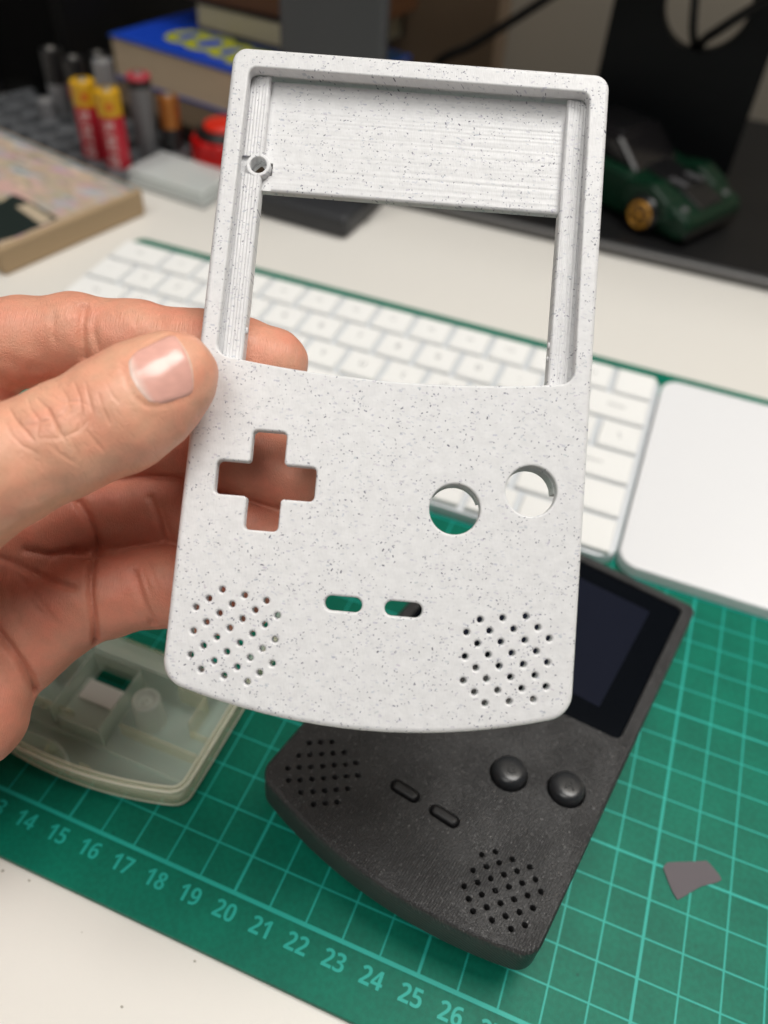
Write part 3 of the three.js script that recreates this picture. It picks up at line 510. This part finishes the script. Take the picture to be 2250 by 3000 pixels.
  const ng = new THREE.BufferGeometry(); ng.setAttribute('position', new THREE.Float32BufferAttribute(np, 3)); ng.setAttribute('color', new THREE.Float32BufferAttribute(nc, 3)); ng.setIndex(ni); ng.computeVertexNormals(); done.add(ng);
  part('thumbnail', ng, std(0xffffff, 0.22, { vertexColors: true, side: THREE.DoubleSide }), t);
}
// ------------------------------------------------------------------ clear back shell lying open on the mat
{
  const OX = 13.9, OY = 7.4, t = thing('clear_back_shell', 'yellowed transparent back shell of a handheld console lying open on the mat', 'back shell', OX, OY, 0.025);
  const clear = std(C(0.86, 0.97, 0.88), 0.1, { transparent: true, opacity: 0.34, side: THREE.DoubleSide }), edgeM = std(C(0.96, 0.95, 0.8), 0.12, { transparent: true, opacity: 0.75 }), solid = std(C(0.93, 0.97, 0.9), 0.08, { transparent: true, opacity: 0.5, side: THREE.DoubleSide }), aged = std(C(0.95, 0.94, 0.68), 0.1, { transparent: true, opacity: 0.28, side: THREE.DoubleSide });
  const up = (g, z) => g.rotateX(-Math.PI / 2).translate(0, z, 0), L = (X, Y) => [X - OX, Y - OY];
  const ol = outline.map(([x, y]) => [x, y + 14.12 - OY]), r = (x0, x1, y0, y1, q = 0.08) => rounded([[...L(x0, y0), q], [...L(x1, y0), q], [...L(x1, y1), q], [...L(x0, y1), q]], 4);
  // the rim: one thin skin curving up from the floor, with pale beads put in for its bright edges
  const skinOf = (list) => { const pos = [], n = ol.length; for (let k = 0; k + 1 < list.length; k++) { const [A, za] = [inset(ol, list[k][0]), list[k][1]], [B, zb] = [inset(ol, list[k + 1][0]), list[k + 1][1]]; for (let i = 0; i < n; i++) { const j = (i + 1) % n; pos.push(A[i][0], za, -A[i][1], A[j][0], za, -A[j][1], B[i][0], zb, -B[i][1], A[j][0], za, -A[j][1], B[j][0], zb, -B[j][1], B[i][0], zb, -B[i][1]); } } const g = new THREE.BufferGeometry(); g.setAttribute('position', new THREE.Float32BufferAttribute(pos, 3)); return cmuv(toCreasedNormals(g, 1.0)); };
  part('outer_wall', skinOf([[0.42, 0.02], [0.26, 0.04], [0.13, 0.11], [0.05, 0.22], [0.015, 0.36], [0, 0.6], [0, 1.04], [0.02, 1.07], [0.14, 1.07], [0.16, 1.04], [0.17, 0.6]]), aged, t, 'yellowed rounded rim');
  const bead = (d, z, r) => new THREE.TubeGeometry(new THREE.CatmullRomCurve3(inset(ol, d).filter((_, i) => i % 2 === 0).map(([x, y]) => new THREE.Vector3(x, z, -y)), true, 'centripetal'), 260, r, 8, true);
  part('bright_edge_bead', bead(0.02, 1.06, 0.035), edgeM, t); part('bright_edge_bead', bead(0.2, 0.98, 0.03), edgeM, t); part('bright_edge_bead', bead(0.09, 0.15, 0.025), edgeM, t);
  part('inner_lip', skinOf([[0.2, 1.0], [0.2, 0.2]]), aged, t);
  part('floor', up(plate(inset(ol, 0.31), [r(13.1, 14.5, 3.75, 4.4), r(10.6, 17.0, 5.15, 9.2, 0.2), r(11.2, 16.6, 9.8, 13.2, 0.2)], 0.12, 0.02, 0.02, 2), 0.16), clear, t);
  const wallTo = (x0, x1, y, w, h, z = 0.16) => rbox(x1 - x0, h, w, Math.min(w, h) * 0.3, (x0 + x1) / 2 - OX, z + h / 2, -(y - OY), 2), wallY = (x, y0, y1, w, h, z = 0.16) => rbox(w, h, y1 - y0, w * 0.3, x - OX, z + h / 2, -((y0 + y1) / 2 - OY), 2);
  part('rib', wallTo(14.95, 17.45, 2.62, 0.1, 0.55), aged, t); part('rib', wallTo(10.4, 13.5, 2.45, 0.1, 0.5), aged, t); part('rib', wallTo(10.3, 17.4, 1.98, 0.06, 0.12), clear, t);
  part('cross_wall', wallTo(10.35, 17.45, 4.95, 0.1, 0.95), aged, t); part('cross_flange', wallTo(10.6, 17.2, 4.6, 0.62, 0.08, 1.03), clear, t);
  part('bay_wall', wallTo(13.3, 14.75, 2.1, 0.08, 0.75), clear, t); part('bay_wall', wallTo(13.0, 14.65, 4.25, 0.08, 0.85), clear, t);
  part('bay_wall', wallY(13.0, 2.15, 4.2, 0.07, 0.85), clear, t); part('bay_wall', wallY(14.66, 2.15, 4.2, 0.07, 0.85), clear, t);
  part('bay_tray', up(plate(r(13.06, 14.6, 2.2, 3.72, 0.05), [], 0.07, 0.015, 0, 2), 0.42), clear, t);
  part('white_sticker', up(plate(r(13.2, 14.36, 3.02, 3.66, 0.04), [], 0.02, 0.005, 0, 1), 0.455), std(C(0.84, 0.85, 0.82), 0.6), t, 'white paper sticker');
  part('screw_post', lathe([[0.47, 0], [0.44, 0.5], [0.41, 1.1], [0.36, 1.16], [0.28, 1.16], [0.24, 1.02], [0.13, 0.98], [0.1, 1.06], [0.05, 1.08], [0.0, 1.0]], 36).translate(15.46 - OX, 0.14, -(3.32 - OY)), solid, t);
  part('screw_post', lathe([[0.4, 0], [0.37, 0.5], [0.35, 1.0], [0.3, 1.06], [0.22, 1.06], [0.2, 0.6], [0, 0.6]], 32).translate(12.35 - OX, 0.14, -(3.95 - OY)), solid, t);
  part('gusset', [wallY(16.85, 3.25, 4.2, 0.08, 0.85), wallTo(16.8, 17.5, 3.3, 0.08, 0.3), wallTo(15.9, 16.85, 4.22, 0.08, 0.8)], aged, t);
  const jack = []; for (let i = 0; i <= 20; i++) { const a = Math.PI * i / 20; jack.push([...L(13.3 - 1.15 * Math.cos(a), 0.98 + 0.42 * Math.sin(a))]); } for (let i = 20; i >= 0; i--) { const a = Math.PI * i / 20; jack.push([...L(13.3 - 1.07 * Math.cos(a), 0.98 + 0.35 * Math.sin(a))]); }
  part('socket_wall', up(plate(jack, [], 0.8, 0.02, 0, 2), 0.95), clear, t);
  part('clip', wallY(13.55, 1.05, 1.5, 0.08, 0.55), aged, t); part('clip', wallTo(14.6, 14.95, 1.2, 0.1, 0.35, 0.3), aged, t); part('moulded_ring', new THREE.TorusGeometry(0.19, 0.02, 8, 28).rotateX(Math.PI / 2).translate(15.55 - OX, 1.12, -(4.55 - OY)), solid, t);
}

// ------------------------------------------------------------------ illustrated box at the left edge of the desk
{
  const t = thing('picture_box', 'flat tan-sided box with a faded pastel picture lid, on the bare desk', 'box', -10.93, 28.45, -0.2, -0.25);
  const pic = canvas(512, 400, (g, w, h) => {
    g.fillStyle = '#b9a590'; g.fillRect(0, 0, w, h);
    const cols = ['200,175,150', '205,165,165', '170,165,140', '190,150,175', '150,150,120', '215,190,165', '165,175,185'];
    for (let i = 0; i < 520; i++) { g.fillStyle = `rgba(${cols[Math.floor(rnd() * cols.length)]},${rr(0.3, 0.85)})`; g.beginPath(); g.ellipse(rr(0, w), rr(0, h), rr(4, 42), rr(3, 13), rr(-0.6, 0.2), 0, 7); g.fill(); }
    for (let i = 0; i < 90; i++) { g.strokeStyle = `rgba(${rr(60, 120)},${rr(70, 110)},${rr(60, 110)},${rr(0.25, 0.6)})`; g.lineWidth = rr(1, 4); const x = rr(0, w), y = rr(0, h); g.beginPath(); g.moveTo(x, y); g.quadraticCurveTo(x + rr(-40, 40), y + rr(-14, 14), x + rr(-80, 80), y + rr(-30, 30)); g.stroke(); }
    g.fillStyle = '#16221f'; g.beginPath(); g.moveTo(330, 330); g.lineTo(365, 266); g.lineTo(352, 218); g.lineTo(426, 222); g.lineTo(503, 230); g.lineTo(506, 350); g.lineTo(498, 394); g.lineTo(370, 400); g.fill();
    g.fillStyle = '#b8a890'; g.beginPath(); g.moveTo(402, 258); g.lineTo(408, 226); g.lineTo(498, 240); g.lineTo(500, 276); g.fill();
    g.fillStyle = '#c9a59c'; g.beginPath(); g.moveTo(262, 186); g.lineTo(352, 196); g.lineTo(420, 214); g.lineTo(350, 222); g.lineTo(322, 238); g.fill();
    g.fillStyle = 'rgba(90,120,140,0.7)'; g.fillRect(0, 0, w, 14);
  });
  const w = 14.2, d = 9.4, g = rbox(w, 1.5, d, 0.16, 0, 0.75, 0);
  part('tray', g, std(C(0.40, 0.285, 0.165), 0.75), t, 'plain tan cardboard sides');
  const top = new THREE.PlaneGeometry(w - 0.5, d - 0.5), tx = new THREE.CanvasTexture(pic); tx.colorSpace = THREE.SRGBColorSpace;
  part('picture', top.rotateX(-Math.PI / 2).translate(0, 1.508, 0), std(0xffffff, 0.55, { map: tx }), t, 'faded pastel picture with a dark corner');
}

// ------------------------------------------------------------------ battery rack and batteries
{
  const cx = -11.2, cy = 37.2, turn = -0.29, t = thing('battery_rack', 'grey printed battery rack with round wells, mostly empty, on the desk', 'rack', cx, cy, -0.2, turn);
  const holes = []; for (let i = -2; i < 6; i++) for (let j = 0; j < 4; j++) holes.push(circle(-4.75 + i * 1.9 + (j % 2) * 0.25, -2.85 + j * 1.9, 0.78, 28));
  part('rack_body', plate(rounded([[-9.6, -3.9, 0.7], [6.0, -3.9, 0.7], [6.0, 3.9, 0.7], [-9.6, 3.9, 0.7]]), holes, 0.75, 0.06, 0.05, 3).rotateX(-Math.PI / 2).translate(0, 0.85, 0), std(C(0.10, 0.105, 0.112), 0.4), t);
  part('rack_base', plate(rounded([[-9.5, -3.8, 0.7], [5.9, -3.8, 0.7], [5.9, 3.8, 0.7], [-9.5, 3.8, 0.7]]), [], 0.1, 0.01, 0, 1).rotateX(-Math.PI / 2).translate(0, 0.1, 0), std(C(0.10, 0.105, 0.112), 0.4), t);
  const M = { red: std(C(0.5, 0.012, 0.03), 0.35), gold: std(C(0.62, 0.34, 0.012), 0.35), steel: std(C(0.62, 0.6, 0.56), 0.28, { metalness: 0.9 }), black: std(C(0.012, 0.012, 0.013), 0.35), silver: std(C(0.30, 0.30, 0.31), 0.35, { metalness: 0.4 }), copper: std(C(0.45, 0.17, 0.04), 0.3, { metalness: 0.6 }), white: std(C(0.75, 0.68, 0.66), 0.5), rust: std(C(0.6, 0.12, 0.01), 0.4), grey: std(C(0.16, 0.16, 0.165), 0.4), rose: std(C(0.45, 0.05, 0.07), 0.4) };
  // bands: [material, from, to] up the can
  function battery(label, X, Y, r, h, bands, tip = 'steel', group) {
    const b = thing('battery', label, 'battery', X, Y, -0.09, rr(-0.3, 0.3), group);
    bands.forEach(([m, a, z], i) => { const last = i === bands.length - 1, first = !i; part(first ? 'sleeve' : 'sleeve_band', lathe([[first ? 0 : r, a], [r - (first ? 0.05 : 0), a], [r, a + (first ? 0.06 : 0)], [r, z - (last ? 0.07 : 0)], [r - (last ? 0.06 : 0), z], [last ? 0 : r, z]], 36), M[m], b); });
    part('terminal', lathe([[r * 0.74, h - 0.14], [r * 0.72, h - 0.1], [r * 0.38, h - 0.09], [r * 0.38, h + 0.05], [r * 0.34, h + 0.1], [0, h + 0.1]], 28), M[tip], b);
    return b;
  }
  const pair = [];
  for (const [X, Y, l] of [[-9.05, 35.35, 'red and yellow battery with a second one at its right, in the rack'], [-6.95, 34.75, 'red and yellow battery by the rack corner, next to its twin']]) {
    const b = battery(l, X, Y, 0.72, 4.95, [['red', 0, 3.65], ['gold', 3.65, 4.95]], 'steel', 'red and yellow batteries'); b.rotation.y = 0.72;
    // upright white lettering running down the sleeve, and a red mark on the yellow band: too blurred in the photograph to read
    for (let i = 0; i < 7; i++) { const y = 3.35 - i * 0.38; const bar = (y0, h0, a0, a1) => new THREE.CylinderGeometry(0.727, 0.727, h0, 8, 1, true, a0, a1 - a0).translate(0, y0, 0); const marks = [bar(y, 0.07, -0.75, 0.0)]; if (i % 3 !== 1) marks.push(bar(y - 0.17, 0.07, -0.75, 0.0)); if (i % 2) marks.push(bar(y - 0.085, 0.1, -0.75, -0.62)); else marks.push(bar(y - 0.085, 0.1, -0.13, 0)); part('lettering', marks, M.white, b); }
    part('emblem', [new THREE.CylinderGeometry(0.727, 0.727, 0.42, 8, 1, true, -0.35, 0.55).translate(0, 4.22, 0)], M.rust, b);
  }
  battery('grey battery with a red top ring behind the red and yellow pair', -6.95, 37.9, 0.72, 4.95, [['grey', 0, 4.3], ['black', 4.3, 4.7], ['rose', 4.7, 4.95]], 'steel');
  battery('copper-topped black battery at the rack end', -5.35, 38.35, 0.62, 3.9, [['black', 0, 2.1], ['copper', 2.1, 3.9]]);
  battery('dark battery with a silver tip behind the yellow bands', -9.7, 38.3, 0.6, 5.2, [['black', 0, 3.6], ['silver', 3.6, 5.2]], 'steel');
  battery('black and silver battery beside a red-striped one', -14.9, 40.0, 0.66, 4.6, [['silver', 0, 2.6], ['black', 2.6, 4.6]]);
  battery('black battery with a red stripe and silver base', -12.9, 39.6, 0.66, 4.5, [['silver', 0, 2.1], ['rose', 2.1, 3.0], ['black', 3.0, 4.5]]);
  battery('slim black battery behind the red-striped one', -12.4, 41.4, 0.55, 4.4, [['grey', 0, 2.6], ['black', 2.6, 4.4]]);
  battery('short silver battery at the rack back corner', -15.0, 38.6, 0.5, 1.9, [['silver', 0, 1.9]]);
}
// ------------------------------------------------------------------ small things behind the shell
{
  const k = thing('red_knob', 'red scalloped knob with a black collar and bright red cap, behind the shell', 'knob', -2.6, 40.0, -0.2);
  const sc = []; for (let i = 0; i < 120; i++) { const a = i / 120 * 2 * Math.PI, r = 1.95 + 0.13 * Math.abs(Math.cos(a * 5)); sc.push([r * Math.cos(a), r * Math.sin(a)]); }
  part('grip', plate(sc, [], 1.7, 0.2, 0, 4).rotateX(-Math.PI / 2).translate(0, 1.7, 0), std(C(0.55, 0.006, 0.006), 0.3), k);
  part('collar', lathe([[1.8, 1.69], [1.75, 1.95], [1.5, 2.15], [1.25, 2.2], [0, 2.2]], 48), std(C(0.01, 0.01, 0.01), 0.4), k);
  part('cap', lathe([[1.25, 2.19], [1.2, 2.4], [0.9, 2.52], [0.3, 2.58], [0, 2.58]], 48), std(C(0.75, 0.03, 0.012), 0.35), k);
  const s = thing('clear_case', 'stack of small clear plastic cases beside the battery rack', 'case', -3.0, 35.4, -0.2, -0.12);
  const cm = std(C(0.95, 0.97, 0.96), 0.12, { transmission: 0.6 });
  part('lid', rbox(5.6, 0.3, 3.3, 0.08, 0, 0.86, 0), cm, s); part('case_body', rbox(5.8, 0.34, 3.5, 0.08, 0, 0.45, 0), cm, s); part('base', rbox(5.9, 0.22, 3.6, 0.06, 0, 0.13, 0), std(C(0.5, 0.51, 0.5), 0.3), s);
}
// ------------------------------------------------------------------ books and boxes
{
  const book = (name, label, X, Y, Z, turn, w, h, d, cover, pages, extra) => {
    const t = thing(name, label, 'book', X, Y, Z, turn);
    part('cover', [rbox(w, 0.16, d, 0.04, 0, h - 0.08, 0), rbox(w, 0.16, d, 0.04, 0, 0.08, 0), rbox(w, h - 0.3, 0.2, 0.04, 0, h / 2, -d / 2 + 0.1)], cover, t);
    const lines = noiseTex(64, 256, 4, 4, (x, y) => 0.5 + 0.4 * n2(x * 0.4, y * 22)); const g = cmuv(box(w - 0.3, h - 0.33, d - 0.4, 0, h / 2, 0.1), 0, 1);
    part('page_block', g, std(pages, 0.85, { bumpMap: lines, bumpScale: 0.0003 }), t);
    if (extra) extra(t); return t;
  };
  const dark = thing('brown_box', 'low dark brown box under the blue book', 'box', -5.6, 47.6, -0.2, -0.21); part('box_body', rbox(16.5, 1.75, 14.5, 0.12, 0, 0.875, 0), std(C(0.075, 0.05, 0.028), 0.7), dark); part('label_strip', rbox(9, 0.7, 0.05, 0.02, 1.5, 1.0, 7.26), std(C(0.02, 0.018, 0.016), 0.5), dark);
  const cov = canvas(512, 384, (g, w, h) => {
    g.fillStyle = '#1240b4'; g.fillRect(0, 0, w, h); g.fillStyle = '#15304a'; g.fillRect(190, 0, 330, 250);
    for (let i = 0; i < 60; i++) { g.fillStyle = `rgba(20,60,${rr(120, 220)},0.3)`; g.beginPath(); g.ellipse(rr(0, w), rr(0, h), rr(10, 50), rr(5, 20), rr(0, 3), 0, 7); g.fill(); }
    g.strokeStyle = '#a9ac1a'; g.lineWidth = 26; g.lineCap = 'round';
    for (const [x, y, r] of [[120, 270, 30], [180, 272, 34], [245, 282, 30], [300, 290, 34]]) { g.beginPath(); g.ellipse(x, y, r, r * 1.5, 0.1, rr(0, 2), rr(4.2, 5.8)); g.stroke(); }
  });
  const ct = new THREE.CanvasTexture(cov); ct.colorSpace = THREE.SRGBColorSpace;
  book('blue_book', 'thick blue book with yellow-green lettering and tan page edges', -4.4, 48.6, 1.56, -0.21, 17.5, 2.75, 11.0, std(C(0.03, 0.09, 0.4), 0.4), C(0.70, 0.55, 0.38), (t) => part('cover_print', new THREE.PlaneGeometry(17.2, 10.7).rotateX(-Math.PI / 2).translate(0, 2.758, 0), std(0xffffff, 0.4, { map: ct }), t));
  book('black_book', 'black-covered book with cream page edges on top of the blue one', -3.2, 52.6, 4.325, -0.16, 12, 1.75, 8.5, std(C(0.015, 0.014, 0.016), 0.5), C(0.5, 0.44, 0.3));
  const br = thing('wooden_box', 'reddish brown wooden box on top of the book stack', 'box', -3.8, 53, 6.08, -0.12); part('box_body', rbox(15, 3.2, 8.5, 0.15, 0, 1.6, 0), std(C(0.13, 0.055, 0.022), 0.5), br); part('lid', rbox(15.4, 0.6, 8.9, 0.15, 0, 3.45, 0), std(C(0.16, 0.07, 0.03), 0.5), br);
  const sp = thing('black_block', 'tall plain black block standing behind the battery rack', 'cabinet', -29.5, 52.5, -0.2); part('cabinet', rbox(28, 30, 20, 0.3, 0, 15, 0), std(C(0.004, 0.004, 0.004), 0.7, { specularIntensity: 0.3 }), sp);  // plain black block filling the black area behind the rack
  part('front_slab', rbox(26, 27, 0.3, 0.1, 0, 15, 10.05), std(C(0.003, 0.003, 0.003), 0.9, { specularIntensity: 0.2 }), sp);
  const pn = thing('grey_cabinet', 'charcoal upright panel at the left end of the desk', 'cabinet', -25.9, 41.2, -0.2, 0); part('panel', rbox(8, 28, 3, 0.4, 0, 14, 0), std(C(0.008, 0.007, 0.009), 0.6, { specularIntensity: 0.4 }), pn);
  const cb = thing('cardboard_box', 'brown cardboard box leaning in the dark behind the charcoal stand', 'box', 5.0, 60, -0.2, 0.1); part('carton', rbox(9, 9, 6, 0.1, 0, 4.5, 0), std(C(0.2, 0.135, 0.08), 0.85), cb); part('flap', box(8.8, 0.15, 4, 0, 9.08, 0.9), std(C(0.18, 0.12, 0.07), 0.85), cb);
  const bb = thing('blue_pouch', 'bright blue packet on top of the cardboard box', 'packet', 4.6, 60, 8.96, 0.2); part('packet', rbox(6, 1.6, 4, 0.5, 0, 0.8, 0), std(C(0.05, 0.12, 0.5), 0.4), bb);
}
// ------------------------------------------------------------------ charcoal stand, monitor foot, cables
{
  const t = thing('charcoal_stand', 'charcoal upright panel stand on a short foot, behind the speckled shell', 'stand', 5.75, 36.8, -0.2, -0.06);
  part('foot', rbox(5.9, 1.3, 5.2, 0.35, 0, 0.65, 0.3, 4), std(C(0.03, 0.031, 0.034), 0.45), t);
  part('upright', rbox(6.0, 26, 0.9, 0.3, 0.55, 14.2, 0.1, 4), std(C(0.055, 0.057, 0.06), 0.5), t);
  const m = thing('monitor_stand', 'black monitor stand with a flat foot and a column pierced by a round hole', 'monitor stand', 23, 50, -0.2);
  part('foot_plate', rbox(35, 0.75, 25.4, 0.25, 0.5, 0.38, -2.0, 4), std(C(0.008, 0.008, 0.0085), 0.45, { specularIntensity: 0.5 }), m);
  part('front_trim', rbox(35.1, 0.62, 0.5, 0.2, 0.5, 0.34, 10.6, 3), std(C(0.1, 0.097, 0.094), 0.35), m);
  part('column', plate(rounded([[-4.65, 0.5, 0.2], [4.7, 0.5, 0.2], [4.7, 30, 0.2], [-4.65, 30, 0.2]]), [circle(0.55, 10.6, 2.35, 56)], 1.0, 0.08, 0.08, 3).translate(0, 0, 0.5), std(C(0.004, 0.005, 0.006), 0.55, { specularIntensity: 0.4 }), m);
  // unseen screen above the frame, placed so its shade falls on the foot and car
  part('unseen_screen_panel', rbox(46, 30, 2.4, 0.4, 0, 30.6, 5.6, 3), std(C(0.006, 0.006, 0.007), 0.4), m, 'unseen black screen panel out of view, shading the foot and the car'); part('unseen_screen_arm', rbox(8, 6, 5, 0.3, 0, 27, 2.0, 3), std(C(0.006, 0.006, 0.007), 0.5), m);
  const blk = std(C(0.006, 0.006, 0.006), 0.5);
  const ca = thing('cable', 'black cable rising steeply through the hole of the monitor stand', 'cable', 23, 50, 0); part('cord', tube([[-0.9, 18, 4], [-0.5, 13, 2.2], [0.1, 9.4, 0.9], [0.45, 8.0, -0.3], [0.3, 5, -2], [0, 0.4, -4]], 0.24, 60), blk, ca);
  const cd = thing('cable', 'black cable slanting up to the right out of the stand hole', 'cable', 23, 50, 0); part('cord', tube([[5.5, 13.5, 4.5], [3.2, 11.2, 2.4], [1.5, 9.4, 1.0], [0.75, 8.2, -0.4], [0.8, 5, -2.2], [0.6, 0.5, -4.6]], 0.27, 60), blk, cd);
  const ar = thing('cable', 'long straight black cable slanting across the wall behind the shell', 'cable', 8, 54, 0); part('cord', tube([[-3.5, 0.1, -1], [-1.5, 3.4, -0.4], [-0.4, 4.3, 0], [0.6, 4.8, 0], [3.5, 6.9, 0], [7, 9.6, 0], [12, 13.5, 0], [22, 21.5, 0]], 0.3, 80), blk, ar);
  const cc = thing('cable', 'loose black cable coil lying behind the charcoal stand', 'cable', 7.4, 52, 0); const pts = []; for (let i = 0; i < 60; i++) { const a = i / 59 * 6 * Math.PI; pts.push([(1.7 + 0.15 * Math.sin(a * 1.7)) * Math.cos(a), 0.15 + i * 0.035 + 0.1 * Math.sin(a * 0.7), 1.6 * Math.sin(a)]); } part('cord', tube(pts, 0.3, 200), blk, cc);
}
// ------------------------------------------------------------------ toy sports car on the stand's foot
{
  const t = thing('toy_car', 'dark green toy sports car with gold wheels parked on the black stand foot', 'toy car', 21.6, 45.9, 0.56, -0.49);
  const green = std(C(0.001, 0.022, 0.0095), 0.4, { specularIntensity: 0.6 }), blk = std(C(0.008, 0.008, 0.009), 0.3), gold = std(C(0.5, 0.24, 0.03), 0.35, { metalness: 0.4 }), glass = std(C(0.012, 0.011, 0.012), 0.12), grey = std(C(0.1, 0.1, 0.105), 0.3);
  const side = (pts, w, b) => new THREE.ExtrudeGeometry(new THREE.Shape(pts.map(([x, y]) => new THREE.Vector2(x, y))), { depth: w, bevelEnabled: true, bevelSize: b, bevelThickness: b, bevelSegments: 3, curveSegments: 8 }).translate(0, 0, -w / 2);
  part('body', side(rounded([[-6.3, 0.7, 0.3], [6.3, 0.55, 0.3], [6.5, 1.3, 0.4], [4.5, 1.95, 0.8], [1.8, 2.35, 0.6], [-5.8, 2.6, 0.5], [-6.4, 1.8, 0.4]]), 5.0, 0.3), green, t);
  for (const z of [-1, 1]) { part('fender', side(rounded([[2.2, 1.1, 0.2], [5.6, 0.95, 0.3], [5.2, 1.9, 0.7], [3.9, 2.55, 0.7], [2.3, 2.3, 0.5]]), 1.0, 0.22).translate(0, 0, z * 2.3), green, t); part('rear_fender', side(rounded([[-5.6, 1.0, 0.3], [-2.2, 1.1, 0.3], [-2.6, 2.5, 0.6], [-4.2, 2.85, 0.7], [-5.6, 2.4, 0.5]]), 1.0, 0.22).translate(0, 0, z * 2.35), green, t); }
  part('hood_stripe', side([[1.9, 2.42], [4.6, 2.0], [6.2, 1.45], [6.2, 1.35], [1.9, 2.3]], 2.2, 0.06).translate(0.05, 0.32, 0), blk, t);
  part('cabin', side(rounded([[2.1, 2.3, 0.1], [0.4, 3.75, 0.6], [-2.4, 3.8, 0.8], [-4.9, 2.6, 0.3]]), 3.4, 0.35), glass, t, 'black glass cabin');
  part('roof', side(rounded([[0.2, 3.9, 0.1], [-2.4, 3.98, 0.2], [-2.6, 4.1, 0.1], [0.1, 4.08, 0.1]]), 2.6, 0.1), blk, t);
  for (const z of [-1, 1]) { part('headlight', new THREE.SphereGeometry(0.42, 20, 14).scale(0.8, 0.7, 1).translate(5.75, 1.62, z * 2.05), grey, t); part('hood_vent', rbox(1.3, 0.1, 0.5, 0.04, 4.2, 2.48, z * 0.75).rotateZ(0), grey, t); }
  part('bumper', rbox(0.5, 0.5, 5.2, 0.15, 6.5, 0.6, 0), blk, t);
  for (const x of [3.9, -3.9]) for (const z of [-1, 1]) {
    const w = part('wheel', lathe([[0, -0.5], [0.75, -0.5], [1.0, -0.4], [1.08, 0], [1.0, 0.4], [0.75, 0.5], [0, 0.5]], 36).rotateX(Math.PI / 2).translate(x, 1.08, z * 2.85), blk, t);
    part('rim', [new THREE.TorusGeometry(0.68, 0.1, 10, 36).translate(x, 1.08, z * 3.36), ...Array.from({ length: 5 }, (_, i) => rbox(0.17, 0.66, 0.1, 0.03, 0, 0.34, 0).rotateZ(i * 1.2566).translate(x, 1.08, z * 3.36)), cyl(0.16, 0.16, 0.16, 0, 0, 0, 16).rotateX(Math.PI / 2).translate(x, 1.08, z * 3.38)], gold, w);
  }
}
renderer.render(scene, camera);
